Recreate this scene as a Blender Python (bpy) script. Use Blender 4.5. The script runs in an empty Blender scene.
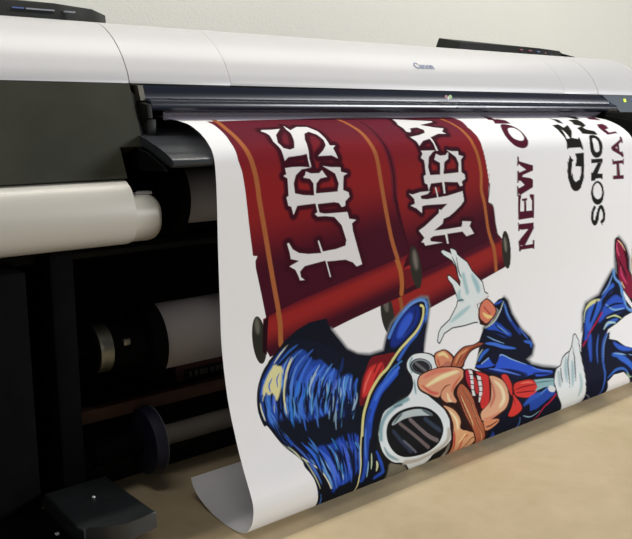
import bpy, bmesh, math, bisect
import numpy as np
from mathutils import Vector, Matrix

C = bpy.context.scene.collection
PI = math.pi

# ------------------------------------------------------------------ helpers
def lin(c):
    c = c / 255.0
    return c / 12.92 if c <= .04045 else ((c + .055) / 1.055) ** 2.4
def rgb(r, g, b):
    return (lin(r), lin(g), lin(b), 1)

def mat(name, col, rough=.5, metal=0., noise=None, bump=None, spec=.5, coat=0.):
    """principled material; noise=(scale, amount) varies the colour, bump=(scale, strength) the surface"""
    m = bpy.data.materials.new(name); m.use_nodes = True
    nt = m.node_tree; b = nt.nodes['Principled BSDF']
    b.inputs['Base Color'].default_value = col
    b.inputs['Roughness'].default_value = rough
    b.inputs['Metallic'].default_value = metal
    b.inputs['Specular IOR Level'].default_value = spec
    b.inputs['Coat Weight'].default_value = coat
    tc = nt.nodes.new('ShaderNodeTexCoord')
    if noise:
        n = nt.nodes.new('ShaderNodeTexNoise'); n.inputs['Scale'].default_value = noise[0]; n.inputs['Detail'].default_value = 6
        nt.links.new(tc.outputs['Object'], n.inputs['Vector'])
        r = nt.nodes.new('ShaderNodeMapRange'); r.inputs[1].default_value = .3; r.inputs[2].default_value = .7
        r.inputs[3].default_value = 1 - noise[1]; r.inputs[4].default_value = 1 + noise[1]
        nt.links.new(n.outputs['Fac'], r.inputs[0])
        mx = nt.nodes.new('ShaderNodeVectorMath'); mx.operation = 'SCALE'
        mx.inputs[0].default_value = col[:3]
        nt.links.new(r.outputs[0], mx.inputs['Scale']); nt.links.new(mx.outputs[0], b.inputs['Base Color'])
    if bump:
        n2 = nt.nodes.new('ShaderNodeTexNoise'); n2.inputs['Scale'].default_value = bump[0]; n2.inputs['Detail'].default_value = 4
        nt.links.new(tc.outputs['Object'], n2.inputs['Vector'])
        bp = nt.nodes.new('ShaderNodeBump'); bp.inputs['Strength'].default_value = bump[1]; bp.inputs['Distance'].default_value = .01
        nt.links.new(n2.outputs['Fac'], bp.inputs['Height']); nt.links.new(bp.outputs['Normal'], b.inputs['Normal'])
    return m

def link(name, bm, m, parent=None, smooth=40):
    bmesh.ops.recalc_face_normals(bm, faces=bm.faces)
    me = bpy.data.meshes.new(name); bm.to_mesh(me); bm.free()
    if m: me.materials.append(m)
    o = bpy.data.objects.new(name, me); C.objects.link(o)
    if parent: o.parent = parent; o.matrix_parent_inverse = Matrix.Translation(-Vector(parent.location))
    if smooth:
        me.polygons.foreach_set('use_smooth', [True] * len(me.polygons))
        me.set_sharp_from_angle(angle=math.radians(smooth))
    return o

def thing(name, label, cat, loc, group=None):
    o = bpy.data.objects.new(name, None); C.objects.link(o); o.location = loc
    o.empty_display_size = .1
    o['label'] = label; o['category'] = cat
    if group: o['group'] = group
    return o
def tag(o, label, cat, group=None):
    o['label'] = label; o['category'] = cat
    if group: o['group'] = group
    return o
def struct(name, bm, m):
    o = link(name, bm, m, None, 0); o['kind'] = 'structure'; return o

def add_prism(bm, prof, x0, x1, bev=0, seg=3):
    """closed (y, z) outline run along X from x0 to x1"""
    a = [bm.verts.new((x0, y, z)) for y, z in prof]; b = [bm.verts.new((x1, y, z)) for y, z in prof]
    n = len(prof)
    fs = [bm.faces.new(a), bm.faces.new(b)]
    for i in range(n): fs.append(bm.faces.new((a[i], a[(i + 1) % n], b[(i + 1) % n], b[i])))
    if bev:
        es = list(fs[0].edges) + list(fs[1].edges)
        bmesh.ops.bevel(bm, geom=es, offset=bev, segments=seg, profile=.5, affect='EDGES', clamp_overlap=True)
def prism(prof, x0, x1, bev=0, seg=3):
    bm = bmesh.new(); add_prism(bm, prof, x0, x1, bev, seg); return bm
def add_box(bm, x0, x1, y0, y1, z0, z1, bev=0, seg=2):
    r = bmesh.ops.create_cube(bm, size=1)['verts']
    for v in r:
        v.co = Vector((x0 + (v.co.x + .5) * (x1 - x0), y0 + (v.co.y + .5) * (y1 - y0), z0 + (v.co.z + .5) * (z1 - z0)))
    if bev:
        es = {e for v in r for e in v.link_edges}
        bmesh.ops.bevel(bm, geom=list(es), offset=bev, segments=seg, profile=.5, affect='EDGES', clamp_overlap=True)
def box(*a, **k):
    bm = bmesh.new(); add_box(bm, *a, **k); return bm
def add_lathe(bm, prof, y, z, n=48):
    """(x, radius) outline turned about an axis parallel to X through (y, z)"""
    rings = []
    for x, r in prof:
        rings.append([bm.verts.new((x, y + r * math.cos(2 * PI * k / n), z + r * math.sin(2 * PI * k / n))) for k in range(n)])
    for a, b in zip(rings, rings[1:]):
        for k in range(n): bm.faces.new((a[k], a[(k + 1) % n], b[(k + 1) % n], b[k]))
    bm.faces.new(rings[0]); bm.faces.new(rings[-1])
def lathe(prof, y, z, n=48):
    bm = bmesh.new(); add_lathe(bm, prof, y, z, n); return bm
def smooth_pts(P, sub=6, closed=False):
    out = []; n = len(P)
    for i in range(n if closed else n - 1):
        if closed: a, b, c, d = P[i - 1], P[i], P[(i + 1) % n], P[(i + 2) % n]
        else: a, b, c, d = P[max(i - 1, 0)], P[i], P[i + 1], P[min(i + 2, n - 1)]
        for k in range(sub):
            t = k / sub
            out.append(tuple(.5 * (2 * b[j] + (c[j] - a[j]) * t + (2 * a[j] - 5 * b[j] + 4 * c[j] - d[j]) * t * t + (3 * b[j] - a[j] - 3 * c[j] + d[j]) * t ** 3) for j in range(len(b))))
    if not closed: out.append(tuple(P[-1]))
    return out
def tube(pts, r, n=10):
    bm = bmesh.new(); P = [Vector(p) for p in smooth_pts(pts, 8)]; rings = []
    for i, p in enumerate(P):
        d = (P[min(i + 1, len(P) - 1)] - P[max(i - 1, 0)]).normalized()
        u = d.cross(Vector((0, 0, 1)));  u = u.normalized() if u.length > 1e-3 else Vector((1, 0, 0)); v = d.cross(u)
        rings.append([bm.verts.new(p + r * (math.cos(2 * PI * k / n) * u + math.sin(2 * PI * k / n) * v)) for k in range(n)])
    for a, b in zip(rings, rings[1:]):
        for k in range(n): bm.faces.new((a[k], a[(k + 1) % n], b[(k + 1) % n], b[k]))
    bm.faces.new(rings[0]); bm.faces.new(rings[-1]); return bm
def plate(pts, nrm, th):
    """flat outline given in 3-D, thickened along nrm"""
    bm = bmesh.new(); nrm = Vector(nrm)
    a = [bm.verts.new(Vector(p)) for p in pts]; b = [bm.verts.new(Vector(p) + nrm * th) for p in pts]
    bm.faces.new(a); bm.faces.new(b); n = len(pts)
    for i in range(n): bm.faces.new((a[i], a[(i + 1) % n], b[(i + 1) % n], b[i]))
    return bm
def text_mesh(name, txt, size, origin, ux, uy, m, parent, extr=.0004, bold=0.0, spacing=1.0):
    """lettering as a thin mesh: ux = reading direction, uy = up, laid on a surface"""
    cu = bpy.data.curves.new(name, 'FONT'); cu.body = txt; cu.size = size; cu.extrude = extr; cu.offset = bold
    cu.align_x = 'CENTER'; cu.align_y = 'CENTER'; cu.space_character = spacing
    t = bpy.data.objects.new(name + '_curve', cu); C.objects.link(t)
    dg = bpy.context.evaluated_depsgraph_get(); me = bpy.data.meshes.new_from_object(t.evaluated_get(dg))
    bpy.data.objects.remove(t); bpy.data.curves.remove(cu)
    ux = Vector(ux).normalized(); uz = ux.cross(Vector(uy)).normalized(); uy = uz.cross(ux)
    M = Matrix((ux, uy, uz)).transposed().to_4x4(); M.translation = Vector(origin)
    me.transform(M); me.materials.clear(); me.materials.append(m); me.name = name
    o = bpy.data.objects.new(name, me); C.objects.link(o)
    if parent: o.parent = parent; o.matrix_parent_inverse = Matrix.Translation(-Vector(parent.location))
    return o

# ------------------------------------------------------------------ materials
silver = mat('silver_paint', (.44, .436, .436, 1), .46, .12, noise=(3, .015), bump=(900, .02), spec=.35)
silver_low = mat('silver_plastic', (.42, .405, .36, 1), .40, .1, noise=(4, .02))
darkpan = mat('dark_olive_plastic', (.024, .025, .017, 1), .55, 0, noise=(5, .3), bump=(500, .08), spec=.14)
blackpl = mat('black_plastic', (.009, .010, .009, 1), .5, 0, noise=(20, .2), spec=.12)
mattblack = mat('matt_black', (.0028, .0028, .003, 1), .8, 0, noise=(20, .2), spec=.03)
glossbar = mat('tinted_gloss_plastic', (.008, .011, .020, 1), .26, 0, noise=(8, .15), spec=.45)
guidebk = mat('satin_black_metal', (.022, .025, .030, 1), .33, .2, noise=(10, .12), spec=.6)
bluegrey = mat('blue_grey_plastic', (.030, .045, .062, 1), .35, 0, noise=(12, .1))
steel = mat('brushed_steel', (.20, .195, .16, 1), .4, .9, noise=(60, .15))
footm = mat('charcoal_plastic', (.018, .020, .021, 1), .40, 0, noise=(30, .15), bump=(700, .05))
rollpap = mat('roll_paper', (.30, .275, .27, 1), .7, 0, noise=(3, .03))  # darker than real paper, standing in for shade under the printer
corem = mat('cardboard_brown', (.055, .022, .011, 1), .8, 0, noise=(25, .2))
bluefl = mat('navy_plastic', (.003, .004, .018, 1), .6, 0, noise=(20, .3))
cloth = mat('black_mesh_cloth', (.010, .009, .008, 1), .95, 0, noise=(140, .5), bump=(260, .5), spec=.1)
inkblue = mat('logo_blue', rgb(88, 100, 130), .4, 0, noise=(50, .05))
inklight = mat('pale_print', (.20, .21, .24, 1), .5, 0, noise=(50, .05))
whiteb = mat('white_mark', (.6, .6, .6, 1), .5, 0, noise=(50, .05))
redm = mat('red_print', rgb(120, 50, 60), .5, 0, noise=(50, .05))
greenm = mat('green_print', rgb(120, 160, 80), .5, 0, noise=(50, .05))
bluem = mat('blue_print', rgb(60, 80, 130), .5, 0, noise=(50, .05))
redbox = mat('dark_red_card', (.06, .012, .010, 1), .7, 0, noise=(20, .3))
def glow(name, col, s):
    m = mat(name, col, .3, 0, noise=(40, .02)); b = m.node_tree.nodes['Principled BSDF']
    b.inputs['Emission Color'].default_value = col; b.inputs['Emission Strength'].default_value = s; return m
ledm = glow('green_led', rgb(190, 240, 60), 1.0)
lcdm = glow('blue_display', rgb(120, 170, 255), 1.2)

# clear lip: tinted acrylic
lipm = mat('clear_acrylic', (.8, .78, .85, 1), .06, 0, noise=(30, .02))
nt = lipm.node_tree; pb = nt.nodes['Principled BSDF']; outn = nt.nodes['Material Output']
tr = nt.nodes.new('ShaderNodeBsdfTransparent'); tr.inputs[0].default_value = (.90, .86, .92, 1)
mx = nt.nodes.new('ShaderNodeMixShader'); mx.inputs[0].default_value = .06
nt.links.new(tr.outputs[0], mx.inputs[1]); nt.links.new(pb.outputs[0], mx.inputs[2]); nt.links.new(mx.outputs[0], outn.inputs['Surface'])

# ------------------------------------------------------------------ setting
FZ = -.017
def floor_mat():
    m = mat('kraft_paper_floor', (.47, .37, .235, 1), .72, 0, spec=.25)
    nt = m.node_tree; b = nt.nodes['Principled BSDF']; tc = nt.nodes['Texture Coordinate']
    n = nt.nodes.new('ShaderNodeTexNoise'); n.inputs['Scale'].default_value = 3.2; n.inputs['Detail'].default_value = 9; n.inputs['Roughness'].default_value = .62; n.inputs['Distortion'].default_value = .6
    n2 = nt.nodes.new('ShaderNodeTexNoise'); n2.inputs['Scale'].default_value = 22; n2.inputs['Detail'].default_value = 5
    nt.links.new(tc.outputs['Object'], n.inputs['Vector']); nt.links.new(tc.outputs['Object'], n2.inputs['Vector'])
    a = nt.nodes.new('ShaderNodeMath'); a.operation = 'MULTIPLY_ADD'; a.inputs[1].default_value = .35
    nt.links.new(n2.outputs['Fac'], a.inputs[0]); nt.links.new(n.outputs['Fac'], a.inputs[2])
    r = nt.nodes.new('ShaderNodeValToRGB'); r.color_ramp.elements[0].position = .45; r.color_ramp.elements[0].color = (.44, .345, .205, 1)
    r.color_ramp.elements[1].position = .92; r.color_ramp.elements[1].color = (.55, .445, .285, 1)
    nt.links.new(a.outputs[0], r.inputs[0]); nt.links.new(r.outputs[0], b.inputs['Base Color'])
    return m
struct('floor', box(-4, 7, -4, 1.35, FZ - .05, FZ), floor_mat())
wallm = mat('painted_plaster', (.475, .472, .43, 1), .85, 0, noise=(1.2, .02), bump=(110, .22), spec=.2)
struct('wall_back', box(-4, 7, 1.35, 1.45, FZ, 2.9), wallm)

# ------------------------------------------------------------------ the printer
pr = thing('wide_format_printer', 'wide silver and black inkjet printer on a black stand, printing a long colour poster', 'printer', (.8, .55, FZ))
X0, XA, XB, X1 = -1.0619, -.0896, 1.7775, 2.2844
LID = [(.2987, .9932), (.303, 1.0096), (.3128, 1.0281), (.3357, 1.0608), (.3793, 1.1), (.4382, 1.1306), (.5058, 1.1404), (.6257, 1.1447), (.8001, 1.1371), (.9091, 1.1044), (.9636, 1.039), (.9745, .9518), (.8873, .93), (.7783, .93), (.5603, .9736), (.3423, .979)]
LIDS = smooth_pts(LID[:11], 4) + LID[11:]
link('left_end_cover', prism(LIDS, X0, XA - .0012, .0015), silver, pr, 30)
link('front_lid', prism(LIDS, XA + .0012, .1785, .0008), silver, pr, 30)
link('front_lid', prism(LIDS, .1794, 1.565, .0008), silver, pr, 30)
link('front_lid', prism(LIDS, 1.5659, XB - .0012, .0008), silver, pr, 30)
# right end: the lid outline shrinks towards the rounded tip
bm = bmesh.new(); rings = []
cy, cz = .6148, 1.0
for k in range(11):
    t = k / 10; a = t * PI / 2
    x = X1 - .20 + .20 * math.sin(a); f = 1 - .55 * (1 - math.cos(a))
    rings.append([bm.verts.new((x, cy + (y - cy) * (1 - .35 * (1 - math.cos(a))), .9627 + (z - .9627) * f)) for y, z in LIDS])
first = [bm.verts.new((XB + .0012, y, z)) for y, z in LIDS]; rings.insert(0, first)
for a, b in zip(rings, rings[1:]):
    for k in range(len(a)): bm.faces.new((a[k], a[(k + 1) % len(a)], b[(k + 1) % len(a)], b[k]))
bm.faces.new(rings[0]); bm.faces.new(rings[-1])
link('right_end_cover', bm, silver, pr, 35)
# inner body behind the lid and under it
core = [(.3859, .93), (.3859, .9758), (.4295, 1.0826), (.6148, 1.1153), (.8655, 1.0826), (.9309, .9845), (.9091, .6793), (.5821, .6793), (.5603, .8973), (.4513, .9245)]
link('inner_body', prism(core, X0 + .03, 2.08), mattblack, pr, 30)
# left front panel, slanted, with the cut corner
def pan(z): return .2834 - (.9932 - z) * .33
fp = [(X0, .991), (-.0984, .991), (-.0951, .93), (-.0918, .8559), (-.1485, .8559), (-.1441, .7905), (X0, .7905)]
nrm = Vector((0, -1, .33)).normalized()
link('left_front_panel', plate([(x, pan(z), z) for x, z in fp], -nrm, .05), darkpan, pr, 20)
link('panel_side_trim', plate([(-.0973, pan(.979) + .002, .979), (-.0809, pan(.9627) + .014, .9627), (-.0733, pan(.8864) + .02, .8864), (-.0918, pan(.8624), .8624)], -nrm, .05), blackpl, pr, 20)
# cavity wall behind the cut corner
link('cavity_panel', box(-.30, -.06, .44, .47, .58, .85), mattblack, pr, 0)
# silver lower cover and its round handle end
low = smooth_pts([(.2987, .7861), (.2387, .7867), (.2093, .7818), (.1897, .7665), (.1766, .7425), (.1711, .7142), (.1755, .6847), (.1897, .6619), (.2169, .6477), (.266, .6433)], 3) + [(.3423, .6433), (.3423, .7861)]
link('lower_left_cover', prism(low, X0, -.1485, .002), silver_low, pr, 30)
low2 = smooth_pts([(.2878, .7512), (.2333, .7512), (.2093, .7458), (.1919, .7338), (.1842, .7142), (.1864, .6858), (.2006, .664), (.23, .6488), (.2769, .6455)], 3) + [(.2878, .6488)]
bm = bmesh.new(); rr = []
for x, f in [(-.148, 1), (-.094, 1)] + [(-.094 + .018 * math.sin(a * PI / 12), 1 - .26 * (1 - math.cos(a * PI / 12))) for a in range(1, 7)]:
    rr.append([bm.verts.new((x, .2464 + (y - .2464) * f, .6989 + (z - .6989) * f)) for y, z in low2])
for a, c in zip(rr, rr[1:]):
    for k in range(len(a)): bm.faces.new((a[k], a[(k + 1) % len(a)], c[(k + 1) % len(a)], c[k]))
bm.faces.new(rr[0]); bm.faces.new(rr[-1])
ke = link('cover_end_cap', bm, silver_low, pr, 50)
link('latch', plate([(-.1191, .2311, .7512), (-.0809, .2289, .7512), (-.0766, .2529, .7512), (-.1049, .2551, .7512)], (0, 0, 1), .006), silver, ke, 20)
bm = lathe([(2.000, .060), (2.004, .070), (2.30, .070), (2.31, .060)], .2496, .712); link('lower_right_cover', bm, silver_low, pr)
# print window cover: long tinted bar
bar = [(.3161, .991), (.29, .9889), (.2851, .9801), (.2818, .9703), (.2801, .9605), (.2747, .9583), (.2594, .9572), (.2518, .954), (.2474, .9485), (.2474, .9431), (.2453, .9393), (.2474, .9344), (.2551, .9311), (.2823, .9311), (.3314, .9355), (.3314, .9845)]
wc = link('window_cover', prism(bar, -.0635, 1.8266, .002), glossbar, pr, 25)
link('end_clip', prism([(.3118, .9899), (.2856, .9883), (.2731, .9551), (.2987, .9551)], -.0766, -.064), steel, pr, 30)
link('end_bracket', prism([(.2878, .954), (.2464, .9464), (.242, .9169), (.2878, .8973)], -.0766, -.064, .002), blackpl, pr, 30)
link('clear_lip', box(-.0264, 1.8157, .2643, .266, .9126, .9327), lipm, wc, 0)
# slot frame at the left and right end
link('slot_frame', box(-.075, -.052, .25, .34, .87, .915, .003), blackpl, pr)
link('slot_frame', box(1.75, 1.79, .12, .40, .84, .93, .003), blackpl, pr)
bm = bmesh.new(); add_box(bm, -.10, 1.80, .43, .445, .86, .92)
link('slot_back', bm, mattblack, pr)
# output guide: the black curved apron the sheet runs over
gp = smooth_pts([(.345, .893), (.238, .8775), (.193, .866), (.15, .853), (.118, .841), (.104, .834), (.0985, .828), (.0990, .821), (.107, .815)], 4) + [(.130, .822), (.20, .850), (.345, .880)]
gd = link('output_guide', prism(gp, -.098, 1.735, .002), guidebk, pr, 40)
link('guide_end_plate', plate([(-.108, .30, .86), (-.108, .20, .845), (-.108, .125, .818), (-.108, .116, .808), (-.108, .20, .805), (-.108, .30, .805)], (1, 0, 0), .008), mattblack, pr, 30)
link('guide_end_plate', plate([(1.738, .30, .93), (1.738, .14, .90), (1.738, .105, .85), (1.738, .11, .77), (1.738, .20, .70), (1.738, .30, .70)], (1, 0, 0), .02), blackpl, pr, 30)
# right control panel, slanted, its left edge running diagonally
def pc(z): return .2878 - (.9932 - z) * .33
cpts = [(1.783, .991), (2.1318, .991), (2.1318, .9006), (1.9247, .9006), (1.8702, .9387)]
cp = link('control_panel', plate([(x, pc(z), z) for x, z in cpts], -nrm, .05), bluegrey, pr, 20)
def dot(x, z, w, h, m, name, par):
    y = pc(z) ; u = Vector((0, -nrm.z, -nrm.y)) ; u = Vector((0, .33, 1)).normalized()
    c = Vector((x, y, z)) + nrm * .0002
    pts = [c + Vector((sx * w, 0, 0)) + u * (sz * h) for sx, sz in ((-1, -1), (1, -1), (1, 1), (-1, 1))]
    return link(name, plate(pts, nrm, .0012), m, par, 0)
dot(1.9301, .9725, .007, .006, ledm, 'indicator_light', cp)
dot(2.0032, .9692, .018, .012, lcdm, 'display', cp)
dot(1.9814, .9507, .006, .005, whiteb, 'button', cp)
dot(1.9988, .9431, .009, .005, whiteb, 'button', cp)
# body underneath the right control panel
link('lower_right_body', box(2.005, 2.26, .30, .85, .78, .93, .01), mattblack, pr)
# operator consoles on the lid
def console(x0, x1, y0, y1, z0, zf, zb, slope, tip):
    """low wedge; left flank slopes, right flank rounds away to the back"""
    bm = bmesh.new()
    base = [(x0, y0), (x1 - tip * 1.7, y0), (x1 - tip * .75, y0 + .05), (x1 - tip * .2, y0 + .13), (x1, y1 - .02), (x1 - .01, y1), (x0, y1)]
    a = [bm.verts.new((x, y, z0)) for x, y in base]
    b = []
    for i, (x, y) in enumerate(base):
        f = (y - y0) / (y1 - y0); z = zf + (zb - zf) * f
        z = z0 + (z - z0) * (1, 1, .86, .66, .5, .5, 1)[i]
        if i in (0, 6): x += slope
        b.append(bm.verts.new((x, y + (.012 if i < 3 else .006), z)))
    bm.faces.new(a); bm.faces.new(b); n = len(base)
    for i in range(n): bm.faces.new((a[i], a[(i + 1) % n], b[(i + 1) % n], b[i]))
    bmesh.ops.bevel(bm, geom=[e for e in bm.edges if e.verts[0] in b and e.verts[1] in b], offset=.003, segments=2, profile=.5, affect='EDGES')
    return bm
oc = link('operator_console', console(1.2543, 2.11, .5276, .6366, 1.1284, 1.1698, 1.1894, .035, .22), blackpl, pr, 30)
ocl = link('ink_access_lid', console(-1.0074, .0335, .484, .7783, 1.1284, 1.1763, 1.2243, .03, .12), blackpl, pr, 30)
for x, m in ((1.6086, redm), (1.6631, redm), (1.7176, bluem), (1.783, redm), (1.8375, bluem), (1.892, bluem)):
    yb = .5276 + max(0, x - 1.7067) * .26; zb = 1.1556 - (x - 1.6086) * .02
    link('button', box(x, x + .017, yb, yb + .016, zb, zb + .0038, .0008), m, oc)
for x0_, x1_ in ((-.2717, -.2444), (-.2401, -.1747), (-.1518, -.1245)):
    link('marking', box(x0_, x1_, .4889, .5003, 1.1573, 1.1605), inklight if x0_ > -.255 else bluem, ocl)
# logos
def lidpt(z):
    for (y0, z0), (y1, z1) in zip(LIDS, LIDS[1:]):
        if z0 <= z <= z1: t = (z - z0) / (z1 - z0 + 1e-9); return y0 + t * (y1 - y0), Vector((0, y1 - y0, z1 - z0)).normalized()
ly, lu = lidpt(1.0652)
text_mesh('maker_logo', 'Canon', .0316, (.8946, ly - .0012, 1.0652), (1, 0, 0), lu, inkblue, pr, .0005, .0008, 1.0)
bu = Vector((0, .0035, .018)).normalized()
text_mesh('product_logo', 'imagePROGRAF', .0115, (.9459, .2807, .9632), (1, 0, 0), bu, inklight, wc, .0003, .0001, 1.25)
for k, (m, dx, h) in enumerate(((redm, -.010, .012), (greenm, .008, .014), (whiteb, 0, .010))):
    c = Vector((.9459 + dx, .2825, .9747 if k < 2 else .9714))
    pts = [c + Vector((a * .008, 0, 0)) + bu * (b * h * .5) for a, b in ((-1, -.4), (0, -1), (1, -.4), (.7, .6), (0, 1), (-.7, .6))]
    link('logo_mark', plate(pts, Vector((0, -.018, .0035)).normalized(), .0006 + .0002 * k), m, wc, 0)
link('grey_label', box(.9459, 1.0799, .2455, .248, .9425, .9464), inklight, wc, 0)
# stand: legs, feet, rails
def stand_side(x):
    lg = link('stand_leg', box(x, x + .055, .275, .46, FZ + .03, .70, .008), mattblack, pr)
    ft = bmesh.new()
    out = smooth_pts([(x - .035, .075), (x + .035, .040), (x + .11, .048)], 8) 
    outline = [(x - .045, .275), (x - .047, .09)] + [(x - .042, .066)] + [(a, b) for a, b in out] + [(x + .106, .07), (x + .100, .275)]
    a = [ft.verts.new((px, py, .062)) for px, py in outline]; b = [ft.verts.new((px, py, .100)) for px, py in outline]
    ft.faces.new(a); tp = ft.faces.new(b); n = len(outline)
    for i in range(n): ft.faces.new((a[i], a[(i + 1) % n], b[(i + 1) % n], b[i]))
    bmesh.ops.bevel(ft, geom=list(tp.edges), offset=.004, segments=3, profile=.5, affect='EDGES')
    f = link('stand_foot', ft, footm, pr, 35)
    for y in (.15,):
        cs = link('caster', lathe([(x + .005, .026), (x + .008, .034), (x + .028, .034), (x + .032, .026), (x + .036, .034), (x + .056, .034), (x + .06, .026)], y, FZ + .034, 28), mattblack, pr)
        link('caster_fork', box(x + .012, x + .052, y - .012, y + .03, FZ + .045, .063, .003), mattblack, cs)
    return f
f1 = stand_side(-.305)
link('screw', lathe([(0, .004), (.002, .003)], 0, 0, 12), whiteb, f1).matrix_world = Matrix.Translation((-.272, .19, .1005)) @ Matrix.Rotation(-PI / 2, 4, 'Y')
f2 = stand_side(1.86)
link('cross_rail', box(-.25, 1.86, .40, .43, .182, .216, .003), corem, pr)
link('cross_rail', box(-1.05, 2.1, .36, .40, .600, .622, .003), blackpl, pr)
link('cross_rail', box(-1.05, 2.1, .30, .36, .624, .640, .003), mattblack, pr)
link('basket_shade_sheet', box(-1.0, 2.1, .70, .712, FZ + .004, .66), cloth, pr, 0)  # basket cloth, run down to the floor to hide the lit floor behind
link('basket_shade_sheet', box(-.25, 1.86, .455, .462, FZ + .004, .21), cloth, pr, 0)  # dark sheet added over the lit floor, in place of shade
link('side_dark_block', box(-1.02, -.352, .285, .66, FZ, .60, .006), mattblack, pr)  # black block added to keep the space beside the leg dark
link('low_dark_block', box(-1.02, -.346, -.02, .285, FZ, .062, .004), mattblack, pr)  # low black block added so the floor left of the foot stays dark
link('screw', box(-.374, -.366, .150, .160, .0605, .0640, .001), whiteb, pr, 0)
link('underside_plate', box(-1.0, 2.1, .42, .80, .645, .66), mattblack, pr, 0)
# spindle holders
for nm, x, y, z in (('roll_holder', -.12, .36, .73), ('roll_holder', 1.745, .36, .73)):
    link(nm, box(x, x + .03, y - .05, y + .05, .64, z + .02, .01), blackpl, pr)

# feed roll inside the printer
r1 = thing('paper_roll', 'pale paper roll with black flange tucked inside the printer under the output guide', 'paper roll', (.1, .30, .67))
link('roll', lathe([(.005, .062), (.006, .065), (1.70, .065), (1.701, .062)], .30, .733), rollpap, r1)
link('flange', lathe([(-.024, .06), (-.020, .085), (-.008, .095), (.004, .095), (.004, .05)], .30, .735), mattblack, r1)
link('spindle', lathe([(-.09, .018), (-.024, .018)], .30, .735), mattblack, r1)
link('flange', lathe([(1.702, .05), (1.702, .095), (1.715, .09), (1.72, .04)], .30, .735), mattblack, r1)
# middle roll
RY, RZ = .35, .385
r2 = thing('paper_roll', 'pale paper roll on a black hub with a metal ring, below the printer body', 'paper roll', (0, RY, RZ))
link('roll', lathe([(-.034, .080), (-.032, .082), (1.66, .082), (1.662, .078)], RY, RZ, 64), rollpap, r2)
link('flange', lathe([(-.076, .050), (-.072, .088), (-.056, .098), (-.040, .098), (-.036, .085)], RY, RZ, 64), mattblack, r2)
hb = link('hub', lathe([(-.200, .050), (-.196, .056), (-.160, .056), (-.158, .060), (-.077, .060)], RY, RZ, 48), mattblack, r2)
link('metal_ring', lathe([(-.192, .0565), (-.191, .058), (-.158, .058), (-.157, .0565)], RY, RZ, 48), steel, hb)
link('lever', box(-.138, -.120, RY - .064, RY - .050, RZ + .012, RZ + .028, .003), steel, hb)
link('spindle', lathe([(-.24, .02), (-.19, .02)], RY, RZ), mattblack, r2)
link('flange', lathe([(1.663, .05), (1.663, .098), (1.68, .09), (1.70, .04)], RY, RZ), mattblack, r2)
# low take-up tube
r3 = thing('take_up_tube', 'thin grey tube with a dark blue disc, lowest under the printer', 'tube', (0, .36, .12))
link('tube', lathe([(-.03, .026), (1.6, .026)], .36, .118), mat('grey_tube', (.10, .09, .075, 1), .6, 0, noise=(6, .1)), r3)
link('disc', lathe([(-.075, .045), (-.068, .082), (-.050, .086), (-.040, .086), (-.034, .03)], .36, .118, 56), bluefl, r3)
link('disc_rim', lathe([(-.0395, .0835), (-.0385, .0868), (-.0375, .0868), (-.0370, .0835)], .36, .118, 56), mat('pale_rim', (.12, .13, .15, 1), .4, 0, noise=(9, .1)), r3)
link('hub', lathe([(-.20, .03), (-.075, .03)], .36, .118), mattblack, r3)
# carton standing on the rail behind
r4 = thing('cardboard_carton', 'dark red carton with a pale printed label strip behind the rolls', 'box', (.3, .50, FZ))
link('carton', box(.10, 1.0, .48, .66, FZ, .27, .002), redbox, r4)
lb = bmesh.new(); add_box(lb, .125, .30, .4785, .4799, .205, .235)
lbo = link('label_strip', lb, blackpl, r4, 0)
for i in range(9):
    link('label_bar', box(.140 + .017 * i, .148 + .017 * i + .003 * (i % 3), .4775, .4786, .212, .228), mat('label_ink_%s' % 'abcdefghi'[i], (.10, .09, .08, 1), .7, 0, noise=(20, .1)), lbo, 0)

# black cable by the left leg
cb = link('cable', tube([(-.56, -.14, FZ + .004), (-.52, -.10, FZ + .004), (-.500, -.07, .0), (-.495, -.05, .03), (-.497, -.04, .07), (-.51, -.036, .12)], .0035), blackpl)
tag(cb, 'thin black cable curving up from the floor at the left edge of the photo', 'cable')

# ------------------------------------------------------------------ the printed sheet
W = 1.68
# side view (y, z) of the hanging sheet, from inside the printer over the guide down to its curled end on the floor
PROF = [(.56,.925),(.42,.922),(.33,.919),(.273,.914),(.228,.908),(.193,.901),(.152,.885),(.122,.866),(.101,.843),(.092,.808),(.089,.744),(.089,.635),(.087,.52),(.083,.41),(.063,.298),(.033,.213),(.013,.167),(-.006,.130),(-.021,.102),(-.029,.083),(-.031,.061),(-.024,.032),(-.006,.006),(.014,-.005),(.045,-.012),(.092,-.0145),(.149,-.010),(.199,.005),(.227,.023),(.240,.045)]
D = smooth_pts(PROF, 16)
S = [0.]
for i in range(1, len(D)): S.append(S[-1] + math.dist(D[i - 1], D[i]))
def sheet_at(X, s):
    i = max(0, min(len(S) - 2, bisect.bisect_right(S, s) - 1)); t = (s - S[i]) / (S[i + 1] - S[i])
    y = D[i][0] + t * (D[i + 1][0] - D[i][0]); z = D[i][1] + t * (D[i + 1][1] - D[i][1])
    b = max(0, min(1, (.88 - z) / .25)) * max(0, min(1, (z - .05) / .2))
    return y, z, b
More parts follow.
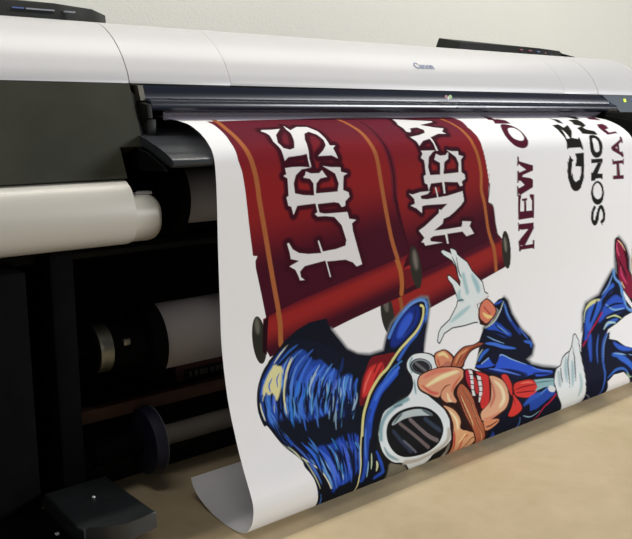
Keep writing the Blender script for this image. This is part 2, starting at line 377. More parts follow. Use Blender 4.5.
# the ink, in tenths of a millimetre on the sheet: (kind, r, g, b, width, softness, "x s x s ...")
# P outline, C rounded outline, D outline with a soft margin, S brush line, T tapering brush line
ART = [
 ('M',0,0,0,0,0,'648 3292 607 3750 573 4493 602 4965 679 5233 740 5648 814 6352 902 7040 910 7120 1033 7142 973 7255 978 7400 1104 7983 1233 8619 1223 8708 5526 7799 5968 7688 5703 7226 5508 6750 5379 6288 5322 6158 5290 5563 5191 5095 5092 4688 5127 4208 5242 3691 5836 2547 3606 3009'),
 ('P',106,32,48,0,8,'648 3292 607 3750 573 4493 602 4965 679 5233 740 5648 814 6352 902 7040 910 7120 1033 7142 973 7255 978 7400 1104 7983 1233 8619 1223 8708 5526 7799 5968 7688 5703 7226 5508 6750 5379 6288 5322 6158 5290 5563 5191 5095 5092 4688 5127 4208 5242 3691 5836 2547 3606 3009'),
 ('G',146,36,38,0,0,'2515 4055 2592 5470'),
 ('G',72,18,36,0,0,'2315 5909 2516 7355'),
 ('S',62,14,30,113,198,'1279 8717 2217 8479 3791 8155 5819 7699'),
 ('m',0,0,0,0,0,'0 0'),
 ('M',0,0,0,0,0,'5988 2306 5236 3630 5085 4224 5092 4688 5191 5095 5290 5563 5322 6158 5341 6195 5495 6613 5729 7229 5928 7669 6165 8363 7537 8032 9734 7631 9403 7363 9439 7420 9343 7074 9238 6612 9035 6498 9027 6099 9070 5657 9054 5877 8822 4885 8907 4079 9714 2508 7263 2940'),
 ('P',108,32,50,0,10,'5988 2306 5236 3630 5085 4224 5092 4688 5191 5095 5290 5563 5322 6158 5341 6195 5495 6613 5729 7229 5928 7669 6165 8363 7537 8032 9734 7631 9403 7363 9439 7420 9343 7074 9238 6612 9035 6498 9027 6099 9070 5657 9054 5877 8822 4885 8907 4079 9714 2508 7263 2940'),
 ('G',144,36,38,0,0,'7219 3947 7332 5460'),
 ('G',70,18,36,0,0,'6780 5935 7021 7376'),
 ('S',60,14,30,137,240,'6429 8177 7455 8022 9596 7617'),
 ('m',0,0,0,0,0,'0 0'),
 ('S',108,32,48,206,44,'5194 3557 5098 4207 5092 4688 5191 5095 5290 5563 5322 6158'),
 ('S',76,20,36,124,62,'5378 6216 5508 6659 5729 7229 5915 7620'),
 ('S',60,14,28,60,60,'5219 3515 5098 4207 5092 4688 5191 5095 5290 5563 5322 6158 5315 5925 5378 6216 5508 6659 5729 7229 5915 7620'),
 ('S',66,16,30,57,54,'9070 5953 9045 6249 9020 6477 9238 6612 9343 7074 9490 7496'),
 ('S',178,104,62,126,19,'994 3081 873 3464 792 3885 806 4311 868 4699 957 5017 1036 5353 1089 5689 1115 5905 1281 6791 1452 7785 1584 8483'),
 ('S',176,102,60,128,23,'4753 3181 4622 3673 4638 4210 4643 4674 4718 4994 4778 5330 4852 5721 5022 6441 5224 7179 5455 7736'),
 ('S',180,104,58,116,27,'8721 3207 8546 3565 8497 4157 8469 4742 8589 5131 8704 5601 8720 6090 8866 6503 9031 7198 9203 7591'),
 ('M',0,0,0,0,0,'4919 8809 5532 8441 6352 8195 7454 7966 9591 7499 9839 7939 9864 8453 8834 8711 6655 9205 5487 9457 5110 9555'),
 ('P',112,28,38,0,13,'4919 8809 5532 8441 6352 8195 7454 7966 9591 7499 9839 7939 9864 8453 8834 8711 6655 9205 5487 9457 5110 9555'),
 ('P',84,22,40,0,0,'4919 8809 5532 8441 6352 8195 7454 7966 9591 7499 9689 7656 7539 8117 6432 8343 5607 8587 5022 8930'),
 ('G',156,42,40,0,0,'8284 7860 8328 8066'),
 ('G',70,18,34,0,0,'8509 8203 8635 8741'),
 ('S',176,100,58,132,29,'9195 7581 9318 7811 9394 8082 9463 8533'),
 ('S',160,92,52,126,25,'5504 8684 5570 8868 5601 9173'),
 ('m',0,0,0,0,0,'0 0'),
 ('C',52,50,44,0,12,'5297 9135 5297 9378 5246 9570 5159 9672 5057 9665 4959 9551 4882 9354 4837 9111 4827 8869 4857 8675 4928 8570 5030 8573 5143 8687 5241 8888'),
 ('C',110,106,98,0,92,'5113 8855 5119 8948 5105 9022 5074 9062 5035 9060 4994 9017 4960 8941 4937 8847 4930 8754 4941 8680 4969 8640 5008 8641 5051 8684 5089 8761'),
 ('C',50,48,42,0,15,'10106 7951 10124 8202 10099 8402 10034 8509 9941 8502 9840 8383 9750 8177 9693 7926 9677 7679 9703 7483 9768 7377 9859 7381 9959 7496 10048 7699'),
 ('C',128,122,112,0,93,'9912 7780 9926 7878 9925 7956 9909 7998 9881 7997 9848 7953 9815 7874 9789 7776 9776 7679 9777 7601 9792 7559 9820 7560 9853 7604 9886 7682'),
 ('M',0,0,0,0,0,'1141 8624 2219 8333 5930 7604 6082 7863 6322 8576 5534 8738 3774 9074 3111 9218 2159 9422 1265 9545 1131 9236'),
 ('P',106,26,38,0,11,'1141 8624 2219 8333 5930 7604 6082 7863 6322 8576 5534 8738 3774 9074 3111 9218 2159 9422 1265 9545 1131 9236'),
 ('G',158,42,40,0,0,'3019 8151 3069 8407'),
 ('G',68,18,34,0,0,'3174 8499 3280 9019'),
 ('P',66,16,30,0,19,'5869 7608 5733 7766 5632 7987 5976 7894 6235 7899 6076 7580'),
 ('P',116,28,36,0,19,'5632 8002 6011 8033 6103 8464 5743 8567'),
 ('S',176,104,58,137,21,'1573 8498 1624 8808 1606 9307'),
 ('S',184,108,58,150,25,'5380 7652 5530 7990 5602 8372 5592 8646'),
 ('m',0,0,0,0,0,'0 0'),
 ('C',50,48,42,0,10,'1207 9118 1194 9361 1141 9551 1063 9651 977 9642 901 9526 846 9328 821 9084 827 8842 864 8649 931 8545 1017 8552 1105 8667 1175 8870'),
 ('C',110,108,98,0,102,'1041 8769 1040 8849 1027 8912 1003 8946 975 8943 947 8905 925 8840 912 8759 912 8680 924 8617 947 8583 975 8585 1004 8622 1028 8688'),
 ('P',40,12,22,0,13,'1154 8671 1303 8572 1193 9476 1071 9392'),
 ('C',52,50,44,0,13,'6311 8014 6345 8273 6333 8481 6276 8595 6185 8592 6080 8473 5981 8263 5909 8006 5878 7752 5892 7549 5948 7437 6037 7437 6141 7551 6239 7756'),
 ('C',128,120,112,0,160,'6170 7808 6184 7919 6181 8007 6160 8056 6126 8055 6086 8006 6047 7917 6017 7806 6003 7696 6006 7609 6026 7560 6060 7560 6100 7609 6139 7698'),
 ('D',64,14,30,141,98,'2495 3800 2512 4075 2843 3877 3138 3897 3289 4152 3315 4469 3310 4699 3478 4700 3376 4781 3400 4859 3460 5033 3280 4954 2858 4956 3047 4827 3190 4690 3233 4515 3160 4297 2999 4160 2814 4249 2681 4467 2620 4720 2583 5002 2624 5198 2574 5196 2542 5039 2533 4889 2378 4916 1982 4949 1863 5033 1827 4753 1733 4523 1768 4274 1726 4183 1643 4099 1697 4030 2004 4022 2269 3983 1954 4280 1837 4555 1911 4725 2081 4775 2224 4735 2334 4515 2426 4222 2425 4007'),
 ('D',64,14,30,123,85,'1853 5196 2070 5182 2337 5186 2607 5213 2332 5243 2153 5370 2082 5558 2114 5790 2357 5845 2681 5873 2663 5589 2567 5475 2360 5437 2422 5383 2451 5299 2597 5352 2849 5356 2940 5290 3016 5391 3085 5454 2869 5483 2753 5594 2732 5829 3404 5823 3445 5632 3338 5387 2963 5192 3192 5229 3515 5247 3524 5356 3725 5405 3599 5459 3580 5801 3751 5862 3786 5969 3654 6073 3642 6186 3535 6210 3446 6104 3300 6072 2783 6080 2794 6147 2838 6292 2782 6288 2716 6062 2174 6080 2064 6288 2001 6089 1916 6062 1866 5866 1936 5828 1929 5837 1909 5434 1793 5371 1881 5337'),
 ('D',64,14,30,126,88,'2697 6317 2771 6278 3010 6332 3714 6342 3774 6516 3999 6557 3865 6638 3894 6826 4201 7701 4015 7736 3892 7618 3650 7520 3058 7498 3181 7894 3146 7899 3012 7470 2375 7531 2234 7648 2259 7785 2369 7867 2230 7858 2177 7730 2098 7587 1926 7486 2212 7387 2130 7360 1968 7315 1943 7171 1866 6944 1920 6928 2026 7092 2215 7201 2491 7253 2887 7274 2776 6969 2816 6960 2934 7243 3353 7224 3651 7172 3681 7036 3534 6656 3299 6431 3009 6386 2781 6381'),
 ('D',58,14,30,149,107,'6718 3196 7936 3545 7818 3672 7133 3874 7499 4046 7836 4119 7612 4296 7686 4393 7370 4385 6946 4527 6951 4778 7000 4953 6923 4951 6879 4578 6572 4643 6332 4800 6313 4670 6196 4492 6600 4422 6889 4333 6991 4191 6855 4028 6535 4082 6463 4212 6360 4294 6253 4258 6301 4075 6304 3851'),
 ('D',58,14,30,124,85,'6345 4934 6886 4941 6779 4983 6610 5110 6561 5371 6631 5585 7020 5591 7032 5280 6813 5183 6899 5031 7053 5089 7266 5079 7386 5001 7359 5180 7198 5264 7152 5583 7757 5567 7779 5331 7680 5147 7346 4946 7538 4983 7794 4991 7789 5096 7976 5134 7877 5222 7881 5563 8018 5638 8031 5754 7892 5815 7927 5932 7824 5949 7721 5829 7183 5791 7231 6110 7165 6105 7097 5796 6661 5808 6578 5989 6533 5832 6425 5782 6389 5604 6472 5564 6428 5191 6310 5121 6389 5015'),
 ('D',58,14,30,124,85,'5843 6027 5972 6060 6267 6011 6629 6008 6538 6078 6268 6112 6299 6197 6510 6220 7313 6179 7923 6087 7994 6354 7866 6477 7609 6633 7386 6746 7165 6794 7134 6921 6796 7085 7329 7090 7909 7076 7936 6923 8302 6962 8241 7083 8438 7317 8118 7363 7947 7213 7320 7221 7392 7500 7328 7494 7238 7235 6769 7234 6648 7287 6680 7368 7149 7445 6469 7463 6406 7370 6316 7361 6434 7245 6218 7033 6456 6927 6976 6628 6993 6522 7068 6549 7317 6394 6482 6370 6332 6388 6322 6569 6124 6436 5905 6345 6063 6306 6032 6179'),
 ('P',238,236,236,0,0,'2495 3800 2512 4075 2843 3877 3138 3897 3289 4152 3315 4469 3310 4699 3478 4700 3376 4781 3400 4859 3460 5033 3280 4954 2858 4956 3047 4827 3190 4690 3233 4515 3160 4297 2999 4160 2814 4249 2681 4467 2620 4720 2583 5002 2624 5198 2574 5196 2542 5039 2533 4889 2378 4916 1982 4949 1863 5033 1827 4753 1733 4523 1768 4274 1726 4183 1643 4099 1697 4030 2004 4022 2269 3983 1954 4280 1837 4555 1911 4725 2081 4775 2224 4735 2334 4515 2426 4222 2425 4007'),
 ('P',238,236,236,0,0,'1853 5196 2070 5182 2337 5186 2607 5213 2332 5243 2153 5370 2082 5558 2114 5790 2357 5845 2681 5873 2663 5589 2567 5475 2360 5437 2422 5383 2451 5299 2597 5352 2849 5356 2940 5290 3016 5391 3085 5454 2869 5483 2753 5594 2732 5829 3404 5823 3445 5632 3338 5387 2963 5192 3192 5229 3515 5247 3524 5356 3725 5405 3599 5459 3580 5801 3751 5862 3786 5969 3654 6073 3642 6186 3535 6210 3446 6104 3300 6072 2783 6080 2794 6147 2838 6292 2782 6288 2716 6062 2174 6080 2064 6288 2001 6089 1916 6062 1866 5866 1936 5828 1929 5837 1909 5434 1793 5371 1881 5337'),
 ('P',238,236,236,0,0,'2697 6317 2771 6278 3010 6332 3714 6342 3774 6516 3999 6557 3865 6638 3894 6826 4201 7701 4015 7736 3892 7618 3650 7520 3058 7498 3181 7894 3146 7899 3012 7470 2375 7531 2234 7648 2259 7785 2369 7867 2230 7858 2177 7730 2098 7587 1926 7486 2212 7387 2130 7360 1968 7315 1943 7171 1866 6944 1920 6928 2026 7092 2215 7201 2491 7253 2887 7274 2776 6969 2816 6960 2934 7243 3353 7224 3651 7172 3681 7036 3534 6656 3299 6431 3009 6386 2781 6381'),
 ('P',238,236,236,0,0,'6718 3196 7936 3545 7818 3672 7133 3874 7499 4046 7836 4119 7612 4296 7686 4393 7370 4385 6946 4527 6951 4778 7000 4953 6923 4951 6879 4578 6572 4643 6332 4800 6313 4670 6196 4492 6600 4422 6889 4333 6991 4191 6855 4028 6535 4082 6463 4212 6360 4294 6253 4258 6301 4075 6304 3851'),
 ('P',238,236,236,0,0,'6345 4934 6886 4941 6779 4983 6610 5110 6561 5371 6631 5585 7020 5591 7032 5280 6813 5183 6899 5031 7053 5089 7266 5079 7386 5001 7359 5180 7198 5264 7152 5583 7757 5567 7779 5331 7680 5147 7346 4946 7538 4983 7794 4991 7789 5096 7976 5134 7877 5222 7881 5563 8018 5638 8031 5754 7892 5815 7927 5932 7824 5949 7721 5829 7183 5791 7231 6110 7165 6105 7097 5796 6661 5808 6578 5989 6533 5832 6425 5782 6389 5604 6472 5564 6428 5191 6310 5121 6389 5015'),
 ('P',238,236,236,0,0,'5843 6027 5972 6060 6267 6011 6629 6008 6538 6078 6268 6112 6299 6197 6510 6220 7313 6179 7923 6087 7994 6354 7866 6477 7609 6633 7386 6746 7165 6794 7134 6921 6796 7085 7329 7090 7909 7076 7936 6923 8302 6962 8241 7083 8438 7317 8118 7363 7947 7213 7320 7221 7392 7500 7328 7494 7238 7235 6769 7234 6648 7287 6680 7368 7149 7445 6469 7463 6406 7370 6316 7361 6434 7245 6218 7033 6456 6927 6976 6628 6993 6522 7068 6549 7317 6394 6482 6370 6332 6388 6322 6569 6124 6436 5905 6345 6063 6306 6032 6179'),
 ('S',238,236,236,45,0,'6842 5937 6899 6088 6938 6231'),
 ('P',84,22,44,0,0,'10435 7224 11167 7233 11191 7380 11004 7418 10587 7408 10443 7368'),
 ('P',84,22,44,0,0,'10404 7177 10460 7182 10504 7440 10440 7434'),
 ('P',84,22,44,0,0,'11191 7380 10986 7362 10518 7697 10547 7871 10778 7913 11193 7412'),
 ('P',84,22,44,0,0,'10527 7892 11191 7892 11198 8021 10554 8016'),
 ('P',84,22,44,0,0,'11148 7773 11237 7782 11251 8054 11177 8046'),
 ('P',84,22,44,0,0,'10462 7719 10540 7726 10599 8057 10506 8056'),
 ('P',84,22,44,0,0,'10402 6849 11160 6857 11180 7107 11091 7082 10483 7095 10413 7089'),
 ('P',84,22,44,0,0,'10392 6347 10554 6375 10515 6486 10501 6865 10402 6866'),
 ('P',84,22,44,0,0,'10664 6519 10771 6512 10799 6879 10685 6879'),
 ('P',84,22,44,0,0,'10571 6477 10813 6466 10822 6538 10587 6544'),
 ('P',84,22,44,0,0,'10946 6359 11157 6382 11168 6871 11073 6873 11053 6567 10948 6435'),
 ('P',84,22,44,0,0,'10351 5207 10431 5244 10436 5361 10901 5466 11088 5505 11100 5664 10611 5773 10576 5824 10969 5879 11100 5938 11104 6116 10759 6185 10423 6306 10376 6390 10341 6388 10333 6082 10389 6085 10419 6156 10685 6071 10506 5943 10414 5929 10401 5998 10338 5995 10338 5639 10401 5641 10428 5695 10754 5622 10487 5493 10419 5434 10389 5502 10333 5491'),
 ('P',84,22,44,0,0,'10757 6097 11103 6107 11105 6161 10453 6378 10421 6231'),
 ('C',84,22,44,0,0,'10574 3927 10907 3947 11051 4197 11044 4537 11007 4788 10883 4943 10634 4990 10282 4887 10101 4637 10237 4279'),
 ('C',255,255,255,0,0,'10624 4195 10896 4174 10976 4360 10932 4599 10804 4738 10588 4743 10391 4639 10416 4419'),
 ('P',84,22,44,0,0,'10740 3255 11157 3325 11275 3493 11122 3869 10382 3851 10636 3563'),
 ('P',84,22,44,0,0,'11397 2381 11714 2394 10984 3319 10554 3468'),
 ('P',30,28,22,0,0,'13004 5264 13087 5372 13196 5433 13110 5494 13078 5769 13092 5912 13094 5748 13193 6033 13300 6123 13503 6058 13598 5865 13599 5653 13403 5631 13283 5635 13361 5394 13283 5228 13787 5215 13764 5635 13749 5923 13790 5590 13749 6037 13592 6337 13447 6413 13309 6419 13187 6388 13063 6292 12896 5994 12831 5690 12859 5461 12847 5759 12900 5478'),
 ('P',30,28,22,0,0,'12881 5098 12911 4869 12937 4453 13012 4048 13421 3977 13448 4211 13879 4039 13614 4436 13303 4710 13607 4766 13734 4679 13734 4846 13758 5120 13681 5109 13621 5046 12981 5049'),
 ('P',255,255,255,0,0,'13214 4262 13196 4471 13185 4732 13004 4747'),
 ('P',30,28,22,0,0,'13934 3183 14067 3502 13782 3943 13592 3848'),
 ('P',30,28,22,0,0,'15348 2556 16202 2347 16111 2837 15399 3338 15306 3166 15397 2894 15030 2882'),
 ('S',30,28,22,141,0,'14384 7022 14309 7129 14280 7274 14321 7438 14451 7548 14550 7507 14607 7373 14637 7154 14711 7027 14817 7044 14926 7176 14977 7329 14956 7476 14863 7513'),
 ('P',30,28,22,0,0,'14499 7512 14667 7280 14664 7082 14592 7052 14523 7219 14413 7505'),
 ('P',30,28,22,0,0,'14791 7487 14848 7542 14945 7640 14892 7635 14815 7564'),
 ('P',30,28,22,0,0,'14298 7016 14415 6995 14439 7066 14338 7078'),
 ('C',30,28,22,0,0,'14537 6150 14818 6286 14922 6571 14831 6849 14555 6937 14289 6812 14173 6524 14275 6256'),
 ('C',255,255,255,0,0,'14539 6222 14733 6354 14808 6564 14716 6719 14527 6745 14371 6648 14291 6498 14345 6308'),
 ('P',30,28,22,0,0,'14180 5435 14835 5433 14838 5586 14762 5557 14565 5567 14228 5570 14176 5568'),
 ('P',30,28,22,0,0,'14762 5557 14550 5558 14174 5944 14178 6132 14379 6143 14776 5592'),
 ('P',30,28,22,0,0,'14174 5892 14835 5932 14839 6117 14769 6113 14733 6073 14296 6079 14186 6103'),
 ('P',30,28,22,0,0,'14159 5859 14233 5863 14253 6136 14164 6132'),
 ('C',30,28,22,0,0,'14294 4693 14499 4626 14679 4647 14828 4771 14876 4995 14828 5235 14663 5377 14420 5398 14221 5279 14145 5027'),
 ('C',255,255,255,0,0,'14412 4780 14567 4765 14666 4877 14691 5062 14636 5191 14481 5220 14389 5138 14371 4926'),
 ('P',30,28,22,0,0,'14510 3596 15136 3489 15006 3832 14832 4111 14489 4244 14555 4354 14909 4447 14853 4634 14673 4618 14073 4555 14116 4268 14520 4141 14253 4018 14417 3843'),
 ('P',30,28,22,0,0,'15988 2167 16354 2352 15837 3019 15358 3495 15135 3437 15266 3036 15103 2884'),
 ('P',88,26,50,0,0,'15398 5487 15460 5490 15490 5542 16033 5536 16083 5486 16131 5488 16110 5687 16045 5685 16014 5640 15456 5661 15409 5676'),
 ('P',88,26,50,0,0,'15662 5635 15837 5633 15869 6051 15678 6050'),
 ('P',88,26,50,0,0,'15449 6026 16094 6036 16114 6168 15452 6151'),
 ('P',88,26,50,0,0,'15375 5110 15417 5060 16022 4835 16041 4748 16176 4726 16136 4956 16046 4980 16027 4927 15659 5110 15954 5265 16056 5225 16118 5418 16020 5440 15912 5367 15422 5197'),
 ('P',88,26,50,0,0,'15737 4990 15873 4967 15858 5262 15731 5250'),
 ('P',88,26,50,0,0,'15598 4028 15966 3993 16026 4119 15899 4325 15626 4379 15670 4530 16077 4493 16137 4447 16118 4623 16051 4578 15591 4628 15439 4637 15352 4409 15376 4256'),
 ('P',88,26,50,0,0,'16410 3036 16867 3085 16360 3673 16107 3600 15883 3511'),
 ('D',120,122,126,61,110,'3142 9223 3397 9544 3590 9807 3894 9991 4321 10084 4817 10059 4980 9718 5200 9410 5591 9151 5939 8960 6322 8879 6554 8913 6620 9144 6498 9568 6298 10085 6217 10290 5524 10973 4504 10759 3384 10527 3053 9708'),
 ('P',20,24,36,0,17,'3025 8911 2499 8922 2098 9047 1695 9259 1525 9415 1227 9622 958 9941 789 10348 738 10704 801 11046 896 11085 1189 11608 1583 12085 1768 12592 2126 14094 1659 14094 3908 14094 4973 14094 5026 12478 5975 11343 6437 10746 6202 10287 6298 10085 6498 9568 6620 9144 6553 8940 6322 8879 5939 8960 5591 9151 5200 9410 4980 9718 4817 10059 4321 10084 3894 9991 3590 9807 3397 9544 3142 9223'),
 ('C',40,76,168,0,105,'1637 9436 2216 9503 2504 9867 2998 9883 3598 10319 3496 10861 3223 11081 2579 11209 1838 11264 1458 11284 1116 11200 838 10911 843 10544 875 10293 1044 9958'),
 ('C',48,88,186,0,79,'1224 10443 1704 10093 2164 9879 2616 10084 3224 10324 3473 10574 3245 11006 2482 11031 1823 11146 1282 11092 907 10817'),
 ('T',84,140,220,78,26,'2211 9541 1797 9808 1618 10189 1524 10621 1536 11002'),
 ('T',90,140,232,89,26,'2262 9705 1904 10019 1722 10476 1697 10926 1848 11228'),
 ('T',70,120,230,90,26,'2468 9783 2121 10140 1945 10524 1928 10941 2026 11271'),
 ('T',120,170,230,52,26,'1928 9527 1627 9850 1493 10238 1443 10754 1463 11098'),
 ('T',64,110,226,107,27,'2683 9980 2299 10215 2149 10568 2163 10957 2272 11253'),
 ('T',70,126,236,113,27,'2876 10017 2526 10300 2345 10650 2401 10973 2476 11224'),
 ('T',74,124,236,109,27,'3148 10189 2851 10406 2623 10710 2632 11026 2673 11231'),
 ('T',66,112,222,110,28,'3363 10392 3087 10573 2942 10819 2938 11096 2977 11224'),
 ('T',120,180,240,48,21,'2677 10018 2409 10276 2249 10552 2247 10744'),
 ('T',150,200,240,33,22,'2932 10127 2707 10376 2596 10626'),
 ('T',110,170,230,45,22,'3527 10465 3368 10673 3291 10937 3344 11109'),
 ('T',40,66,150,75,25,'1028 10511 1052 10776 1102 11086'),
 ('T',70,120,225,75,25,'952 10457 956 10717 1018 11065'),
 ('T',70,120,225,86,25,'1207 10514 1252 10785 1336 11142'),
 ('C',236,228,160,0,61,'1521 9792 1594 9919 1471 10234 1405 10445 1259 10581 1224 10443 1099 10397 946 10382 937 10269 1048 10070 1240 9849 1344 9757'),
 ('T',232,228,170,57,21,'1909 9677 1700 9978 1577 10331 1483 10688 1481 10951'),
 ('T',228,232,200,36,21,'1809 9353 1556 9534 1349 9720'),
 ('T',228,232,200,40,20,'822 10539 821 10723 861 10990'),
 ('T',220,230,190,35,15,'1007 10507 1028 10697 1033 10846'),
 ('T',226,232,190,38,16,'2548 10187 2322 10451 2235 10664'),
 ('T',24,34,70,52,21,'2108 9599 1774 9955 1641 10421 1628 10872'),
 ('T',24,34,70,42,21,'2315 9831 1970 10185 1847 10541 1827 10880'),
 ('T',24,34,70,53,21,'2508 10140 2221 10468 2103 10828 2157 11148'),
 ('T',24,30,60,54,22,'2915 10340 2710 10572 2545 10810 2518 11078'),
 ('T',24,30,60,50,22,'3296 10219 3252 10528 3085 10851 3142 11183'),
 ('T',22,30,56,76,31,'1292 10720 1430 11052 1522 11221'),
 ('T',22,30,56,78,31,'1765 10675 1809 11028 1917 11317'),
 ('T',22,30,56,60,25,'991 10836 1112 11051 1244 11232'),
 ('C',22,28,44,0,81,'1958 9265 2566 9411 3225 9727 3636 10125 3590 10357 3050 10170 2659 9819 2211 9541 1868 9631 1516 9828 1437 9738 1651 9514'),
 ('T',50,96,180,63,26,'2085 9403 1787 9539 1482 9746'),
 ('T',60,100,190,54,27,'2542 9602 2280 9747 2014 9926'),
 ('S',44,84,186,125,75,'981 10575 1040 10915 1178 11317 1388 11618'),
 ('T',80,134,230,75,25,'952 10487 994 10905 1167 11356'),
 ('T',96,150,230,40,20,'1035 10751 1174 11152 1378 11491'),
 ('T',100,150,225,52,21,'1551 9955 1527 10366 1596 10714'),
 ('T',74,124,230,81,27,'2669 10180 2526 10580 2536 11012'),
 ('T',74,124,230,96,27,'3111 10181 2858 10651 2876 11090'),
 ('T',74,124,230,98,28,'3531 10352 3259 10737 3245 11175'),
 ('T',150,190,230,32,21,'2393 10210 2271 10525 2285 10869'),
 ('T',120,180,220,33,22,'3293 10393 3131 10709 3102 10966'),
 ('T',30,44,90,56,28,'3360 10054 3113 10531 3057 11044'),
 ('S',22,26,40,421,263,'1315 11187 1867 11405 2446 11592 3147 11812'),
 ('C',22,26,38,0,114,'3367 9766 3864 9939 4199 10165 3905 10515 3712 10435 3404 10413 3238 10459'),
 ('T',76,150,220,50,22,'3523 10457 3324 10716 3288 11189'),
 ('T',56,100,200,99,28,'3628 10458 3470 10747 3421 11179'),
 ('T',56,100,200,100,28,'3783 10571 3643 10784 3613 11062'),
 ('T',130,170,220,28,23,'3583 10530 3469 10787'),
 ('T',40,80,170,83,56,'3287 10469 3181 10765 3154 11118'),
 ('T',30,52,110,85,56,'3436 9982 3344 10204 3272 10309'),
 ('C',40,76,180,0,105,'2077 11888 2504 11922 2892 11826 3328 11897 3226 12351 3041 12775 2716 13023 2403 13155 2186 12762 2026 12410 1782 12039 1647 12021'),
 ('T',70,110,225,94,26,'2071 11905 2294 12216 2415 12558 2492 12901'),
 ('T',60,96,215,95,26,'2401 11934 2549 12324 2589 12684 2646 13046'),
 ('T',66,104,220,97,27,'2759 11910 2818 12280 2865 12567 2865 12848'),
 ('T',62,96,205,109,27,'2975 11807 3027 12139 3008 12450'),
 ('T',60,90,200,82,27,'3362 11946 3185 12260 3125 12482'),
 ('T',150,190,230,38,22,'2920 12150 2891 12418 2876 12531'),
 ('T',150,190,220,31,21,'2113 12051 2227 12390 2339 12690'),
 ('T',90,140,210,43,22,'2477 12382 2578 12603 2634 12818'),
 ('T',22,28,50,63,26,'2433 11981 2496 12465 2591 12890'),
 ('T',22,28,50,54,27,'2810 12042 2776 12387 2734 12807'),
 ('T',22,28,50,57,26,'2043 12109 2223 12542 2411 13008'),
 ('T',22,28,50,84,28,'3106 12199 2994 12564 2933 12959 2872 13189'),
 ('C',22,24,32,0,26,'1613 12050 1768 12206 1970 12433 2117 12702 2234 12992 2520 14094 2209 14094 2110 14094 1863 12951 1783 12681 1686 12428 1578 12210'),
 ('S',232,232,205,33,15,'1596 12033 1807 12228 1992 12439 2119 12684 2252 12953'),
 ('T',90,140,210,77,26,'1733 12044 1964 12317 2159 12599 2305 12971'),
 ('S',30,26,24,35,10,'1695 9332 1368 9574 1093 9782 892 10075 789 10348 738 10704 801 11046 896 11085 1189 11608 1583 12085 1768 12592 2126 14094'),
 ('T',70,110,180,70,21,'1949 13027 2266 14094 2114 14094'),
 ('C',22,26,36,0,87,'2706 12973 3054 12909 3146 12807 3464 14094 3053 14094 2476 14094 2383 13094'),
 ('M',0,0,0,0,0,'3025 8911 2499 8922 2098 9047 1695 9259 1525 9415 1227 9622 958 9941 789 10348 738 10704 801 11046 896 11085 1189 11608 1583 12085 1768 12592 2126 14094 1659 14094 3908 14094 4973 14094 5026 12478 5975 11343 6437 10746 6202 10287 6298 10085 6498 9568 6620 9144 6553 8940 6322 8879 5939 8960 5591 9151 5200 9410 4980 9718 4817 10059 4321 10084 3894 9991 3590 9807 3397 9544 3142 9223'),
 ('T',170,205,235,42,42,'2537 12139 2576 12371 2590 12602 2620 12840'),
 ('T',20,27,58,70,40,'941 10344 932 10524 931 10713 902 10896 913 11064'),
 ('T',20,27,58,37,42,'2202 10438 2169 10589 2107 10731 2048 10879 1999 11030'),
 ('T',20,27,58,70,41,'1875 12000 1959 12134 1988 12265 2003 12394 2018 12523'),
 ('T',20,27,58,46,43,'2799 10317 2690 10480 2607 10655 2494 10817 2415 10997'),
 ('T',62,115,218,63,44,'3283 12043 3276 12234 3231 12423 3157 12620 3127 12832'),
 ('T',20,27,58,47,44,'3245 12038 3253 12159 3237 12274 3190 12390 3133 12509'),
 ('T',20,27,58,63,40,'1126 10102 1128 10187 1102 10266 1050 10335 993 10405'),
 ('T',57,120,207,57,41,'1835 11830 1939 11990 2015 12146 2030 12298 2046 12452'),
 ('T',20,27,58,59,45,'3561 10857 3520 10994 3453 11121 3383 11247 3314 11376'),
 ('T',20,27,58,80,44,'3188 10874 3142 11020 3102 11167 3038 11308 2971 11450'),
 ('T',20,27,58,72,41,'1696 11791 1831 11988 1916 12182 1947 12374 1983 12568'),
 ('T',20,27,58,50,42,'2124 10575 2100 10698 2064 10821 2022 10948 1975 11070'),
 ('T',20,27,58,45,45,'3623 10929 3595 11043 3537 11150 3473 11255 3408 11357'),
 ('T',79,123,236,73,43,'2805 10735 2779 10849 2733 10955 2682 11063 2630 11170'),
 ('T',20,27,58,51,40,'1267 10474 1268 10637 1262 10804 1227 10963 1223 11113'),
 ('T',102,191,235,26,42,'2422 11938 2491 12094 2527 12247 2514 12401 2505 12554'),
 ('T',106,170,238,47,44,'3173 10881 3113 11064 3073 11256 2998 11437 2944 11614'),
 ('T',61,137,235,76,42,'1982 10268 1971 10368 1935 10459 1870 10544 1799 10625'),
 ('T',107,184,242,41,44,'3226 12044 3238 12155 3226 12258 3184 12363 3134 12472'),
 ('T',20,27,58,41,44,'3217 12127 3226 12243 3206 12359 3152 12474 3104 12593'),
 ('T',77,106,225,70,43,'2822 11976 2866 12167 2865 12356 2828 12548 2822 12750'),
 ('T',65,125,217,67,41,'1879 11728 1995 11913 2086 12093 2113 12273 2129 12451'),
 ('T',82,136,228,67,43,'2504 10549 2485 10658 2439 10758 2366 10853 2318 10957'),
 ('T',128,183,235,36,41,'1997 12006 2097 12249 2143 12489 2202 12728 2282 12972'),
 ('T',78,109,232,77,43,'2475 10285 2386 10453 2309 10625 2200 10789 2139 10973'),
 ('T',80,121,207,54,41,'1596 11839 1759 12070 1824 12296 1876 12521 1946 12740'),
 ('T',20,27,58,66,41,'1458 10235 1448 10343 1413 10442 1348 10532 1303 10633'),
 ('T',20,27,58,75,43,'2733 12268 2746 12383 2741 12493 2724 12600 2725 12717'),
 ('T',58,117,221,56,45,'3585 10931 3553 11052 3496 11166 3433 11277 3366 11388'),
 ('T',135,183,226,52,44,'2928 10587 2866 10776 2777 10956 2713 11145 2642 11334'),
 ('T',20,27,58,77,43,'2500 10384 2453 10521 2394 10653 2304 10778 2239 10912'),
